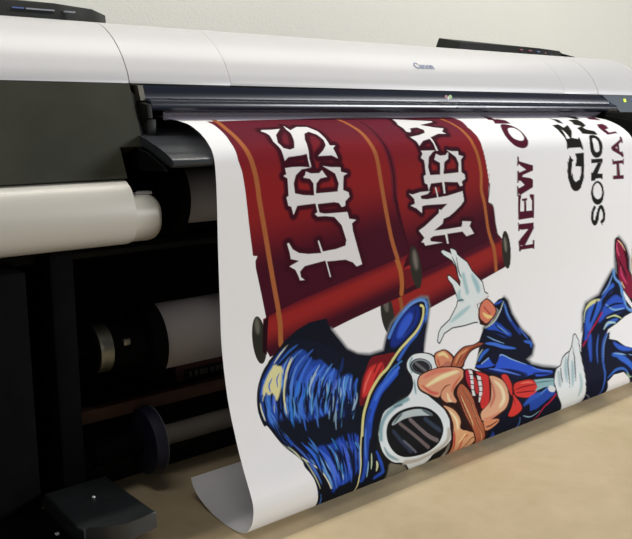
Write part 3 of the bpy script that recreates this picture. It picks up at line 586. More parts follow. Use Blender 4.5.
 ('T',61,128,236,60,42,'1933 10241 1897 10391 1837 10534 1749 10669 1704 10824'),
 ('T',20,27,58,76,44,'3208 12175 3216 12293 3185 12413 3132 12531 3092 12654'),
 ('T',124,187,238,43,41,'1232 10150 1227 10253 1195 10347 1136 10436 1081 10527'),
 ('T',110,176,234,39,45,'3624 10914 3574 11069 3508 11215 3437 11361 3357 11505'),
 ('T',20,27,58,58,42,'2350 10340 2280 10535 2194 10724 2117 10921 2058 11129'),
 ('T',125,160,240,34,42,'2205 10492 2177 10628 2119 10751 2071 10884 2020 11018'),
 ('T',20,27,58,48,42,'2271 10721 2248 10902 2222 11087 2173 11263 2159 11432'),
 ('T',75,111,207,56,41,'1438 11638 1600 11861 1735 12080 1780 12294 1832 12509'),
 ('T',70,126,229,52,44,'3001 10718 2974 10834 2921 10943 2855 11048 2801 11155'),
 ('T',59,138,218,61,43,'2568 11806 2614 11897 2634 11984 2632 12065 2632 12147'),
 ('T',71,128,236,63,40,'1213 11669 1394 11897 1521 12121 1582 12338 1651 12561'),
 ('T',20,27,58,70,42,'1916 11692 2011 11842 2082 11990 2136 12133 2141 12278'),
 ('T',109,170,240,51,43,'2945 12038 2973 12158 2979 12273 2943 12390 2902 12508'),
 ('T',57,108,220,57,43,'2693 12257 2702 12425 2700 12591 2709 12763 2733 12944'),
 ('T',20,27,58,49,42,'1903 9955 1781 10128 1677 10308 1575 10494 1489 10687'),
 ('T',82,111,214,41,41,'1177 10016 1164 10115 1133 10207 1075 10293 1013 10378'),
 ('T',104,173,226,33,44,'3297 12115 3305 12211 3291 12303 3241 12396 3188 12492'),
 ('T',20,27,58,61,42,'2397 12086 2454 12224 2464 12360 2455 12494 2458 12631'),
 ('T',67,127,209,65,42,'1879 11583 1952 11699 2011 11811 2044 11919 2076 12030'),
 ('T',222,228,190,28,41,'1322 10141 1293 10312 1232 10476 1185 10649 1149 10832'),
 ('T',20,27,58,73,43,'2602 10269 2554 10368 2483 10459 2411 10551 2332 10642'),
 ('T',20,27,58,55,44,'3228 12294 3211 12430 3174 12563 3138 12700 3116 12847'),
 ('T',70,119,230,70,40,'1016 10035 1015 10126 992 10210 938 10285 879 10359'),
 ('T',57,113,233,39,44,'3375 10748 3320 10913 3238 11070 3165 11230 3090 11391'),
 ('T',108,184,236,46,44,'2917 10443 2826 10625 2734 10809 2635 10990 2567 11182'),
 ('T',20,27,58,74,44,'3120 10965 3092 11125 3058 11285 2991 11437 2941 11586'),
 ('T',20,27,58,79,44,'2956 10568 2912 10718 2842 10860 2754 11000 2693 11148'),
 ('T',20,27,58,38,40,'1149 11528 1276 11681 1383 11828 1466 11973 1520 12116'),
 ('T',20,27,58,64,41,'1468 10128 1427 10334 1353 10526 1305 10738 1264 10955'),
 ('T',62,113,216,50,42,'1984 10636 1962 10842 1938 11052 1907 11250 1905 11438'),
 ('T',20,27,58,58,41,'1538 12002 1636 12203 1702 12401 1762 12597 1829 12779'),
 ('T',20,27,58,75,43,'2916 12148 2942 12235 2938 12319 2909 12403 2874 12488'),
 ('T',109,167,235,41,44,'3124 10498 3096 10573 3052 10641 2986 10704 2917 10767'),
 ('T',20,27,58,44,41,'1885 11981 1974 12116 2004 12245 2016 12374 2031 12503'),
 ('T',20,27,58,51,41,'1630 10119 1562 10315 1486 10513 1419 10721 1377 10942'),
 ('T',20,27,58,45,42,'2151 10551 2108 10717 2072 10889 2023 11062 1979 11231'),
 ('T',20,27,58,80,43,'2615 12075 2670 12227 2665 12378 2646 12528 2646 12682'),
 ('T',222,228,190,35,40,'1297 11677 1404 11802 1487 11922 1550 12041 1573 12157'),
 ('T',71,107,221,75,43,'2509 10250 2475 10329 2413 10402 2350 10474 2280 10545'),
 ('T',20,27,58,73,43,'2618 10731 2610 10814 2573 10890 2529 10966 2485 11043'),
 ('T',62,138,220,66,42,'2590 12229 2609 12351 2610 12469 2600 12585 2604 12709'),
 ('T',83,117,207,74,41,'1445 9786 1359 9916 1248 10038 1162 10173 1082 10314'),
 ('T',20,27,58,58,42,'2160 10340 2118 10513 2045 10679 1974 10850 1924 11029'),
 ('T',60,123,236,76,40,'1342 11854 1523 12141 1624 12421 1729 12697 1856 12964'),
 ('T',20,27,58,41,41,'1545 11973 1643 12143 1699 12312 1738 12477 1794 12649'),
 ('T',20,27,58,46,41,'1651 10149 1612 10299 1557 10447 1468 10587 1427 10747'),
 ('T',20,27,58,55,44,'2935 10501 2897 10608 2847 10712 2766 10806 2683 10899'),
 ('T',80,112,207,73,42,'2020 10521 1984 10670 1947 10819 1904 10972 1855 11124'),
 ('T',64,110,230,68,42,'2154 11992 2256 12244 2293 12495 2340 12746 2426 13017'),
 ('T',20,27,58,59,43,'2525 10401 2502 10495 2465 10582 2397 10663 2324 10740'),
 ('T',222,228,190,25,40,'1010 10184 1011 10273 984 10353 929 10428 894 10511'),
 ('T',60,127,218,39,44,'3249 10663 3186 10848 3096 11025 3020 11206 2943 11388'),
 ('T',20,27,58,67,41,'1823 10334 1779 10517 1715 10697 1671 10891 1623 11084'),
 ('T',107,181,235,53,42,'2327 10592 2294 10724 2249 10854 2202 10987 2152 11119'),
 ('T',61,138,236,39,42,'2127 10449 2115 10551 2076 10644 2005 10728 1960 10825'),
 ('T',20,27,58,59,45,'3687 10766 3628 10933 3541 11090 3450 11243 3369 11399'),
 ('T',20,27,58,79,45,'3609 10952 3570 11081 3518 11202 3453 11322 3383 11438'),
 ('T',63,127,228,52,41,'1703 9983 1619 10114 1544 10254 1464 10394 1375 10529'),
 ('T',67,113,215,40,43,'2896 12140 2915 12345 2887 12553 2880 12767 2904 13008'),
 ('T',84,116,226,44,44,'3340 10581 3299 10671 3254 10760 3180 10837 3102 10916'),
 ('T',59,136,217,45,42,'2226 10441 2220 10532 2183 10617 2120 10693 2051 10767'),
 ('T',73,129,234,61,44,'3115 10835 3073 10980 3027 11125 2967 11266 2901 11408'),
 ('T',81,130,229,69,44,'3239 12325 3205 12491 3171 12656 3144 12834'),
 ('T',20,27,58,53,45,'3510 11007 3491 11104 3457 11196 3401 11285 3342 11370'),
 ('T',170,205,235,33,44,'2961 10882 2918 11072 2879 11263 2815 11447 2771 11626'),
 ('T',222,228,190,23,40,'1111 11532 1223 11658 1312 11780 1379 11898 1445 12015'),
 ('T',71,137,211,62,41,'1685 10451 1637 10648 1619 10867 1575 11077 1582 11274'),
 ('T',20,27,58,55,44,'3285 11032 3266 11175 3232 11311 3169 11440 3109 11569'),
 ('T',68,124,212,76,42,'1963 10431 1913 10623 1866 10820 1816 11021 1784 11218'),
 ('T',20,27,58,49,43,'2968 12164 2973 12378 2941 12592 2936 12819'),
 ('T',20,27,58,75,41,'1914 12025 1985 12145 2010 12261 2019 12375 2030 12488'),
 ('T',73,130,232,63,42,'2023 10454 1989 10606 1935 10751 1890 10905 1844 11059'),
 ('T',20,27,58,54,41,'1557 10249 1546 10364 1505 10469 1436 10566 1396 10678'),
 ('T',74,115,233,53,45,'3389 10801 3375 10895 3330 10979 3256 11054 3193 11133'),
 ('T',20,27,58,66,41,'1438 10248 1406 10419 1347 10584 1312 10765 1272 10946'),
 ('T',84,118,236,73,42,'2307 12185 2339 12335 2358 12479 2368 12627 2393 12772'),
 ('T',20,27,58,53,44,'3193 10858 3180 10946 3137 11027 3082 11105 3030 11183'),
 ('T',20,27,58,71,44,'3023 10675 3000 10790 2947 10896 2867 10996 2810 11103'),
 ('T',20,27,58,78,44,'3366 10870 3304 11044 3251 11217 3176 11386 3105 11553'),
 ('T',170,205,235,47,44,'3202 10680 3184 10777 3139 10866 3064 10945 2990 11024'),
 ('T',170,205,235,22,44,'2917 10910 2897 11045 2871 11179 2818 11306 2764 11430'),
 ('T',71,122,207,54,45,'3697 10722 3653 10836 3594 10946 3505 11046 3415 11148'),
 ('T',20,27,58,74,41,'1375 9979 1294 10137 1236 10309 1145 10471 1100 10658'),
 ('T',20,27,58,59,41,'1687 10372 1646 10552 1604 10737 1564 10928 1523 11117'),
 ('T',20,27,58,54,41,'1903 11865 1979 11980 2039 12088 2054 12196 2056 12301'),
 ('T',170,205,235,35,43,'2815 10496 2796 10584 2758 10665 2691 10737 2617 10810'),
 ('T',100,169,236,37,42,'2297 10727 2284 10817 2273 10910 2234 10994 2188 11079'),
 ('T',20,27,58,77,44,'3134 10781 3071 10967 3013 11154 2942 11338 2881 11518'),
 ('T',170,205,235,37,45,'3542 11032 3533 11106 3503 11176 3455 11238 3402 11303'),
 ('T',72,131,208,45,42,'2434 11949 2485 12046 2513 12137 2518 12227 2498 12320'),
 ('T',20,27,58,69,41,'1484 10324 1440 10510 1409 10705 1370 10902 1343 11095'),
 ('T',20,27,58,53,45,'3326 10971 3309 11063 3278 11155 3228 11239 3173 11322'),
 ('T',20,27,58,51,41,'1420 11512 1553 11689 1662 11861 1750 12031 1795 12199'),
 ('T',58,108,230,67,41,'1635 9778 1541 9917 1421 10050 1316 10189 1228 10338'),
 ('T',66,133,214,66,41,'1307 9764 1209 9905 1094 10039 1017 10197 932 10349'),
 ('T',105,177,229,26,42,'2256 10335 2212 10489 2147 10636 2058 10776 2008 10935'),
 ('T',170,205,235,36,44,'2926 10824 2909 10918 2873 11007 2825 11094 2775 11182'),
 ('T',20,27,58,54,44,'2972 10464 2901 10606 2832 10753 2730 10888 2653 11034'),
 ('T',20,27,58,61,42,'2113 10696 2106 10809 2093 10923 2053 11030 2008 11136'),
 ('T',20,27,58,66,42,'2249 11733 2333 11902 2395 12069 2420 12230 2413 12395'),
 ('T',20,27,58,74,44,'3037 10715 2995 10862 2926 11002 2868 11146 2804 11288'),
 ('T',20,27,58,37,42,'2329 10377 2307 10500 2257 10613 2177 10720 2110 10829'),
 ('T',75,128,230,57,42,'2241 12155 2279 12314 2301 12471 2318 12627 2346 12781'),
 ('T',72,128,212,54,41,'1652 10539 1644 10631 1634 10724 1601 10815 1565 10905'),
 ('T',20,27,58,45,45,'3459 10888 3403 11056 3344 11223 3271 11386 3194 11547'),
 ('T',20,27,58,40,43,'2395 10281 2330 10402 2278 10530 2192 10650 2100 10766'),
 ('T',107,176,233,34,41,'1748 10594 1743 10713 1734 10833 1697 10947 1656 11062'),
 ('T',20,27,58,49,43,'2926 12013 2962 12178 2955 12341 2910 12505 2887 12676'),
 ('T',20,27,58,44,44,'3244 10983 3228 11080 3207 11174 3156 11260 3101 11346'),
 ('T',83,106,207,74,44,'3111 10463 3079 10539 3028 10608 2962 10674 2893 10739'),
 ('T',20,27,58,64,43,'2481 10650 2442 10801 2402 10955 2349 11107 2294 11258'),
 ('T',20,27,58,42,45,'3645 10729 3588 10878 3509 11022 3406 11156 3334 11299'),
 ('T',82,121,213,39,42,'2250 12140 2301 12354 2332 12566 2374 12777 2442 13005'),
 ('T',20,27,58,73,42,'2056 10320 2039 10440 1995 10549 1918 10651 1855 10760'),
 ('T',20,27,58,78,43,'2757 10539 2712 10695 2643 10841 2566 10989 2506 11144'),
 ('T',20,27,58,65,43,'2723 10380 2628 10566 2539 10754 2440 10941 2376 11143'),
 ('T',74,126,207,45,43,'2462 10302 2373 10479 2291 10660 2190 10838 2131 11034'),
 ('T',77,114,232,71,41,'1362 10092 1337 10246 1286 10391 1206 10527 1173 10686'),
 ('T',20,27,58,45,43,'2498 10395 2450 10545 2384 10690 2287 10828 2234 10982'),
 ('T',107,181,228,30,44,'3253 10785 3201 10940 3134 11092 3071 11243 2999 11394'),
 ('T',222,228,190,23,41,'1585 11994 1691 12214 1760 12431 1833 12649 1905 12845'),
 ('T',20,27,58,55,42,'2059 12011 2145 12158 2168 12298 2177 12438 2188 12581'),
 ('T',20,27,58,71,40,'1174 10218 1156 10356 1108 10484 1077 10627 1043 10769'),
 ('T',59,133,232,72,41,'1647 10548 1631 10738 1615 10935 1579 11126 1590 11300'),
 ('T',66,127,210,60,40,'1050 10373 1040 10534 1037 10705 1008 10869 993 11027'),
 ('T',20,27,58,60,42,'2137 10570 2125 10665 2086 10751 2044 10839 2003 10929'),
 ('T',170,205,235,40,45,'3665 10910 3640 11015 3588 11111 3515 11202 3454 11294'),
 ('T',62,124,239,52,42,'2100 10383 2048 10575 1975 10760 1925 10962 1871 11164'),
 ('T',81,136,222,48,40,'1072 10307 1040 10473 1038 10658 1008 10839 989 11012'),
 ('T',60,116,235,67,41,'1700 11675 1826 11864 1927 12048 1972 12227 1997 12410'),
 ('T',20,27,58,43,43,'2594 11797 2668 12028 2714 12253 2683 12484 2689 12721'),
 ('T',59,123,222,43,40,'1186 10136 1146 10332 1088 10522 1058 10733 1022 10943'),
 ('T',20,27,58,45,42,'2507 12002 2577 12174 2588 12347 2573 12517 2584 12696'),
 ('T',75,125,209,59,43,'2420 10705 2377 10892 2348 11087 2292 11275 2272 11453'),
 ('T',20,27,58,83,45,'3354 10786 3324 10912 3261 11025 3190 11135 3127 11249'),
 ('T',20,27,58,77,43,'2591 12114 2632 12204 2638 12292 2618 12378 2598 12465'),
 ('T',20,27,58,68,43,'2980 12040 3010 12228 2987 12419 2943 12612 2933 12817'),
 ('T',20,27,58,73,44,'2880 10774 2838 10922 2794 11071 2739 11218 2677 11364'),
 ('T',20,25,40,60,21,'2068 11226 2083 11363 2089 11413 2101 11589'),
 ('T',20,25,40,34,21,'2031 11248 2048 11388 2053 11458 2079 11666'),
 ('T',20,25,40,53,21,'2485 11427 2482 11530 2482 11604 2502 11808'),
 ('T',20,25,40,48,21,'2307 11479 2311 11585 2330 11747 2359 11831'),
 ('T',20,25,40,45,21,'2345 11493 2349 11585 2350 11698 2427 11934'),
 ('T',20,25,40,25,20,'1189 11030 1217 11133 1256 11275 1288 11396'),
 ('T',20,25,40,49,22,'2881 11546 2869 11675 2853 11799 2860 11911'),
 ('T',20,25,40,57,22,'2962 11601 2946 11720 2940 11773 2940 12012'),
 ('T',20,25,40,31,22,'3400 11599 3379 11686 3350 11801 3335 11858'),
 ('T',20,25,40,43,20,'1365 11058 1399 11196 1425 11293 1443 11371'),
 ('T',20,25,40,58,22,'3265 11747 3239 11852 3220 11961 3209 12064'),
 ('T',20,25,40,55,20,'932 11076 979 11225 1020 11352 1143 11547'),
 ('T',20,25,40,63,22,'3046 11702 3026 11820 3020 11945 3024 12111'),
 ('T',20,25,40,35,21,'2649 11481 2643 11582 2634 11728 2655 11880'),
 ('T',20,25,40,58,20,'1334 11192 1361 11293 1398 11454 1455 11559'),
 ('T',20,25,40,25,20,'1199 11096 1233 11215 1256 11298 1278 11381'),
 ('T',20,25,40,61,21,'2232 11519 2237 11660 2250 11712 2297 11839'),
 ('T',20,25,40,50,20,'846 10950 888 11074 944 11242 969 11323'),
 ('T',20,25,40,52,22,'3187 11654 3165 11760 3142 11865 3129 12041'),
 ('T',20,25,40,59,20,'1410 11147 1439 11272 1461 11361 1525 11560'),
 ('T',20,25,40,58,21,'2333 11314 2338 11420 2342 11586 2347 11709'),
 ('T',20,25,40,31,21,'1631 11300 1649 11398 1685 11565 1817 11796'),
 ('T',20,25,40,48,21,'2444 11326 2446 11439 2445 11520 2446 11636'),
 ('T',20,25,40,55,21,'1952 11217 1967 11325 1977 11410 1993 11542'),
 ('T',20,25,40,33,22,'3235 11582 3208 11715 3198 11758 3170 11885'),
 ('T',20,25,40,43,20,'1386 11245 1420 11389 1439 11472 1576 11700'),
 ('T',20,25,40,29,21,'1990 11437 2001 11544 2021 11656 2134 11906'),
 ('T',20,25,40,47,21,'2100 11326 2111 11448 2118 11556 2152 11719'),
 ('T',20,25,40,45,21,'2390 11411 2391 11522 2392 11684 2396 11727'),
 ('T',20,25,40,49,21,'1763 11314 1782 11431 1805 11581 1816 11601'),
 ('T',20,25,40,60,20,'1154 11209 1183 11311 1251 11488 1318 11586'),
 ('T',20,25,40,45,21,'2496 11338 2498 11445 2496 11590 2495 11686'),
 ('T',20,25,40,54,22,'3002 11671 2988 11765 2976 11893 2981 11987'),
 ('T',20,25,40,64,21,'2415 11338 2418 11469 2418 11619 2430 11765'),
 ('T',20,25,40,67,21,'1837 11397 1854 11531 1909 11683 1965 11794'),
 ('T',20,25,40,43,20,'1522 11141 1548 11259 1569 11359 1602 11530'),
 ('T',20,25,40,44,21,'1942 11357 1955 11452 1982 11638 2047 11776'),
 ('T',20,25,40,48,20,'1459 11213 1490 11359 1520 11492 1551 11560'),
 ('T',20,25,40,33,21,'1699 11300 1715 11395 1737 11543 1785 11641'),
 ('T',20,25,40,37,21,'2153 11258 2165 11393 2171 11462 2176 11603'),
 ('T',20,25,40,32,20,'915 10983 951 11099 987 11206 1011 11284'),
 ('T',20,25,40,55,20,'1175 11278 1216 11425 1335 11606 1380 11673'),
 ('T',20,25,40,28,20,'1260 11103 1297 11242 1324 11353 1335 11391'),
 ('T',20,25,40,62,21,'1626 11347 1653 11483 1732 11666 1794 11776'),
 ('T',20,25,40,39,21,'1808 11315 1823 11422 1842 11552 1862 11618'),
 ('T',20,25,40,40,20,'1042 11046 1081 11173 1129 11339 1197 11486'),
 ('T',20,25,40,42,21,'2330 11374 2334 11498 2337 11646 2367 11783'),
 ('T',20,25,40,26,20,'1562 11145 1586 11251 1604 11332 1631 11477'),
 ('T',20,25,40,53,20,'1400 11121 1427 11232 1465 11395 1475 11440'),
 ('T',20,25,40,52,22,'3216 11532 3193 11655 3175 11752 3143 11921'),
 ('m',0,0,0,0,0,'0 0'),
 ('T',90,150,232,44,22,'3071 10055 2834 10245 2605 10394'),
 ('C',238,232,170,0,61,'1474 9801 1574 9897 1484 10086 1462 10307 1294 10570 1245 10448 1192 10380 1096 10408 1024 10325 937 10362 976 10204 1130 9976 1289 9821'),
 ('T',60,110,215,41,25,'1153 10353 1137 10201 1255 10039'),
 ('T',60,110,215,36,26,'1370 10287 1380 10102 1471 9970'),
 ('T',236,232,180,47,21,'1872 9670 1693 9939 1566 10291 1484 10613 1478 10913'),
 ('T',170,205,240,43,21,'2677 10018 2413 10277 2254 10553 2242 10743'),
 ('T',130,180,240,50,22,'3403 10440 3295 10657 3278 10894'),
 ('C',120,28,36,0,29,'4367 10147 4755 10146 5214 10190 4861 10437 4545 10666 4312 10887 4063 11080 3860 11219 3680 11247 3741 11009 3924 10641 4123 10396'),
 ('C',218,60,56,0,87,'4350 10358 4714 10346 4663 10544 4359 10731 4161 10937 3936 11052 3811 11024 3964 10690 4166 10445'),
 ('T',245,110,100,58,23,'4295 10471 4028 10744 3884 10959'),
 ('T',120,20,28,41,24,'4624 10246 4363 10526'),
 ('T',120,20,28,41,24,'4839 10287 4483 10591 4296 10759'),
 ('T',90,16,26,57,29,'4012 11069 3815 11188 3723 11228'),
 ('C',30,52,140,0,126,'6061 9055 6238 9125 6210 9424 6000 9650 5608 9883 5233 10028 5073 9957 5173 9680 5442 9387 5758 9138'),
 ('C',56,96,215,0,126,'5809 9232 5982 9302 5894 9546 5564 9790 5330 9792 5489 9479'),
 ('T',30,40,90,63,32,'6118 9107 5963 9471 5564 9790'),
 ('S',88,138,222,96,32,'5050 9743 5290 9447 5608 9179 5945 8986 6279 8923 6490 8997 6541 9171 6485 9425 6296 9699 6027 9870'),
 ('S',120,160,225,45,19,'5638 9163 5945 8995 6278 8931 6459 8993 6510 9166'),
 ('S',62,106,205,95,50,'6455 9420 6165 9764 5766 9996 5490 10202 5277 10374'),
 ('C',22,28,44,0,48,'6445 9506 6284 10132 6170 10371 5612 10438 5652 10275 5947 9985 6230 9731'),
 ('S',232,226,150,73,15,'6302 9078 6400 9158 6343 9437 6112 9711 5715 9944 5390 10120 5084 10337 4840 10517 4513 10680 4121 10978 3894 11247 3696 11527 3493 11959'),
 ('S',70,130,200,42,30,'5379 10433 4996 10569 4608 10825'),
 ('S',48,92,210,205,58,'5080 10670 4740 10852 4406 11032 4132 11301 3904 11576 3662 12002'),
 ('S',70,120,230,89,45,'5225 10572 4948 10727 4546 10937 4218 11197'),
 ('S',40,70,150,85,45,'3956 11425 3764 11665 3589 11984'),
 ('C',22,24,34,0,44,'5285 10754 5548 10850 5581 11030 5478 11266 5032 11380 4622 11413 4322 11552 4083 11825 3940 12074 3856 12052 4076 11700 4363 11354 4798 11033'),
 ('S',232,226,170,38,14,'3628 11689 3481 11936 3356 12186 3255 12439 3171 12773 3164 13142 3329 14094'),
 ('S',44,80,180,138,55,'3825 11778 3635 12056 3440 12409 3328 12778 3274 13079'),
 ('T',80,130,225,56,22,'3674 11822 3504 12184 3387 12554'),
 ('T',200,225,190,40,17,'3608 12454 3558 12640 3528 12838'),
 ('T',220,230,180,68,25,'3722 12685 3740 12815 3728 12947'),
 ('T',140,190,220,43,18,'3452 12611 3412 12846 3420 13032'),
 ('S',44,84,190,154,62,'3831 12433 3868 12685 3988 13033 3758 13158'),
 ('C',20,22,32,0,45,'3810 12020 3927 12132 3846 12396 3695 12437 3603 12332'),
 ('C',28,28,26,0,18,'4117 11817 4402 11554 4789 11414 5169 11309 5801 11363 6437 11636 6636 12130 6648 12490 6570 12874 6430 13143 5923 14094 5374 14094 4783 14094 4526 14094 3841 12565 3902 12215'),
 ('C',128,124,108,0,105,'4157 12908 4812 13186 5757 14094 6117 13148 6417 12928 6509 13172 6175 14094 5379 14094 4783 14094 4493 14094'),
 ('C',30,28,28,0,12,'3970 12081 4308 11590 4720 11457 5129 11402 5412 11286 5581 11030 5464 10705 5530 10483 5757 10334 6059 10326 6407 10403 6616 10548 6645 10810 6486 10955 6144 10964 5902 11054 5810 11252 6065 11482 6370 11839 6590 12163 6636 12487 6551 12845 6364 13065 6217 14094 5621 14094 4841 13185 4298 12915 3964 12618 3930 12264 4027 11960'),
 ('C',238,245,246,0,15,'4009 12091 4337 11618 4737 11490 5142 11430 5446 11310 5605 11121 5620 10887 5527 10675 5574 10492 5780 10364 6052 10355 6370 10427 6561 10564 6598 10800 6464 10929 6123 10934 5846 11042 5782 11246 6039 11520 6358 11867 6544 12152 6590 12475 6493 12805 6296 12991 5818 13168 5686 14094 4843 13127 4319 12880 4009 12590 3965 12273 4049 11986'),
 ('S',140,178,186,103,88,'4035 12209 4167 11912 4411 11681 4741 11550 4487 11633 4871 11513 5301 11441'),
 ('S',150,184,190,62,62,'5765 10421 5636 10568 5657 10786'),
 ('T',130,170,176,62,43,'5677 11007 5642 11215 5617 11383'),
 ('T',110,140,150,60,42,'4778 11533 5037 11530'),
 ('T',150,180,186,88,59,'4058 12420 4151 12648 4487 12872'),
 ('S',196,190,180,143,107,'6416 12564 6281 12888 5828 13049 5251 13121 4750 13027'),
 ('C',26,26,28,0,15,'4297 12028 4523 11800 4925 11669 5474 11683 5924 11836 6190 12102 6247 12390 6137 12632 5902 12864 5443 12977 4773 12876 4363 12644 4227 12342'),
 ('C',196,208,208,0,24,'4541 11922 4724 11820 4987 11735 5448 11750 5793 11857 5989 12040 5461 11934 5006 11901 4580 11965'),
 ('T',90,106,110,59,36,'4592 11935 4810 11819 4979 11754'),
 ('T',90,106,110,81,37,'5687 11823 5881 11966 5987 12044'),
 ('S',124,112,112,110,30,'5179 11973 5425 12292 5651 12543 5922 12720'),
 ('S',116,104,102,96,30,'4798 11986 5073 12288 5361 12616 5591 12831'),
 ('S',52,60,78,117,59,'4514 12125 4674 12417 4934 12757'),
 ('S',104,104,116,61,30,'4751 12437 4943 12654 5115 12831'),
 ('S',56,66,84,124,62,'5698 12079 5902 12304 6074 12478'),
 ('S',22,22,26,60,18,'4995 11928 5293 12323 5775 12837'),
 ('C',26,26,28,0,13,'6405 10838 6315 10912 6167 10946 5993 10932 5826 10874 5699 10784 5637 10681 5649 10583 5734 10509 5877 10474 6051 10486 6222 10542 6354 10632 6419 10737'),
 ('C',150,160,166,0,13,'6368 10820 6289 10886 6158 10915 6003 10903 5855 10852 5743 10772 5688 10681 5699 10594 5775 10529 5901 10498 6055 10509 6207 10558 6323 10638 6381 10731'),
 ('C',48,48,52,0,13,'6331 10822 6260 10878 6142 10903 6001 10890 5865 10843 5760 10771 5708 10690 5716 10614 5784 10558 5899 10533 6040 10544 6178 10590 6286 10661 6340 10744'),
 ('S',110,108,112,82,31,'5867 10591 6056 10758 6196 10896'),
 ('S',20,20,22,31,12,'5798 10621 5973 10829'),
 ('C',60,30,24,0,10,'6588 10497 6824 10417 7098 10441 7347 10685 7257 10880 7185 10979 6764 10894 6592 10842'),
 ('C',226,150,112,0,20,'6631 10522 6828 10449 7076 10473 7286 10691 7200 10855 6866 10834 6633 10832'),
 ('T',250,225,160,98,52,'6741 10534 6963 10532 7112 10671'),
 ('T',200,90,80,65,52,'6702 10660 6713 10817'),
 ('C',196,120,100,0,16,'6853 10813 7025 10757 7191 10821 7163 10929 6847 10893'),
 ('T',170,80,60,33,20,'7076 10473 7223 10625 7287 10727'),
 ('C',60,28,20,0,10,'7156 10950 7197 10823 7377 10654 7794 10483 8264 10490 8821 10366 8708 10579 8106 10663 7766 10875 7573 11057'),
 ('C',188,104,74,0,20,'7205 10937 7252 10833 7413 10684 7816 10519 8254 10525 8751 10437 8629 10541 8085 10627 7727 10849 7522 11010'),
 ('T',224,160,110,67,27,'7337 10873 7562 10689 7964 10582'),
 ('T',130,60,40,48,20,'7470 10968 7765 10773 8092 10606 8603 10513'),
 ('T',130,60,40,34,20,'7385 10928 7655 10707'),
 ('D',120,122,126,76,152,'8788 10128 9192 10026 9810 9397 9945 9502 10084 9912 10424 10446 10736 10742 10821 11005 10648 11242 10354 11342 10523 11532 10460 11534 11016 11734 11639 11905 11329 12261 11393 12961'),
 ('P',18,22,40,0,22,'8759 10115 9121 10057 9566 9746 9274 9510 9549 9381 9815 9355 9947 9481 10088 9891 10440 10439 10754 10732 10830 10997 10661 11245 10335 11338 10519 11540 10464 11525 11016 11734 11643 11895 11280 12355 11393 12961 12132 14094 12084 14094 10495 14094 8645 14094 8017 14094 8520 14094 7765 12691 7998 12647 7853 12410 8347 12011 8503 11473 8075 11179 8031 11195 8429 10621 8728 10559 8447 10487'),
 ('C',44,88,200,0,109,'8910 10149 9317 10047 9584 10176 9933 10493 9654 10531 9253 10333'),
 ('T',100,150,220,58,22,'8851 10130 9258 10016 9605 9709 9788 9479'),
 ('T',226,226,170,36,15,'8820 10125 9227 10011 9566 9746 9771 9456'),
 ('S',40,70,160,112,75,'9817 9612 9900 9926 10132 10266 10332 10518'),
 ('T',90,140,210,60,30,'9796 9523 9882 9837 10030 10119'),
 ('T',50,90,190,74,37,'9340 9499 9537 9485 9706 9446'),
 ('T',70,120,225,108,43,'8738 10560 9092 10645 9491 10803 9980 10938'),
 ('T',120,160,210,43,21,'8858 10371 9132 10525 9528 10702'),
 ('T',60,110,210,114,53,'10437 10800 10718 10896 10707 11029'),
 ('T',70,110,200,60,30,'10317 10340 10513 10593 10655 10772'),
 ('T',200,215,190,35,14,'8134 11055 8329 10841 8566 10697'),
 ('T',60,110,210,105,35,'8277 10999 8518 10835 8802 10740'),
 ('T',18,22,44,87,43,'8958 10220 9377 10354 9892 10616'),
 ('T',18,22,44,58,36,'9277 10083 9466 10263 9786 10424'),
 ('T',18,22,44,52,29,'9547 10041 9702 10238 9958 10410'),
 ('T',18,22,44,74,37,'9682 9635 9763 9948 10056 10297'),
 ('T',18,22,44,43,29,'9006 10291 9169 10404 9446 10559'),
 ('T',120,165,230,37,22,'9363 10139 9587 10305 9806 10471'),
 ('C',52,92,215,0,36,'8425 11113 8747 10998 8800 11124 8954 11240 9262 10999 9741 11244 10441 11560 10839 11765 11401 11961 11128 12008 10596 11936 10539 11847 9877 11816 9321 11592 8846 11388 8972 11256 8662 11246 8224 11184 8131 11099'),
 ('T',150,190,235,35,18,'8367 11101 8718 10992'),
 ('T',150,190,235,37,18,'8991 11226 9262 10999 9686 11211 10321 11514'),
 ('C',20,24,50,0,29,'8745 11006 8954 11240 9238 10972 9205 10880 8815 10892'),
 ('C',20,24,50,0,73,'8919 11403 9227 11625 9555 11801 10145 11956 10478 11973 10690 12102 10514 12450 9891 12471 9526 12546 9126 12188 9142 11819'),
 ('C',22,28,60,0,109,'9704 11834 9321 11592 9066 11433 9521 11500 10217 11807'),
 ('T',24,34,96,57,36,'8358 11237 8901 11451 9523 11688'),
 ('T',24,34,96,51,37,'9084 11384 9661 11555 10229 11782'),
 ('T',90,130,235,58,36,'8646 11295 9209 11473 9905 11757'),
 ('T',24,34,90,69,38,'10492 11821 10856 11898 11301 11992'),
 ('T',100,140,235,38,23,'10499 11629 10902 11804 11413 11937'),
 ('C',56,26,22,0,13,'8477 11442 8876 11551 9197 11805 9201 12232 8944 12541 8534 12675 8515 12884 8042 12980 8458 14094 6924 14094 6586 14094 6461 12708 6533 12289 6453 11926 6487 11591 6766 11407 7642 11142'),
 ('C',232,176,140,0,21,'8559 11526 8846 11587 9138 11829 9129 12231 8881 12500 8546 12601 8068 12689 7776 12618 7819 12402 8293 12206 8497 11888'),
 ('T',250,232,190,141,84,'8730 11678 8930 11932 8900 12242 8610 12436'),
 ('T',206,120,100,104,69,'8587 11647 8556 12058 8225 12345'),
 ('T',224,140,110,70,49,'8552 12577 8152 12634 7853 12612'),
 ('C',226,150,110,0,23,'7994 12671 8492 12769 8406 12911 8011 13000 7726 12731'),
 ('T',80,30,24,47,23,'8495 12796 8163 12872 7931 12864'),
 ('C',234,176,130,0,20,'6487 11895 6803 12083 6936 12363 6892 12647 7137 12773 7606 13118 7397 14094 6736 14094 6805 14094 6573 12838 6633 12460 6614 12112'),
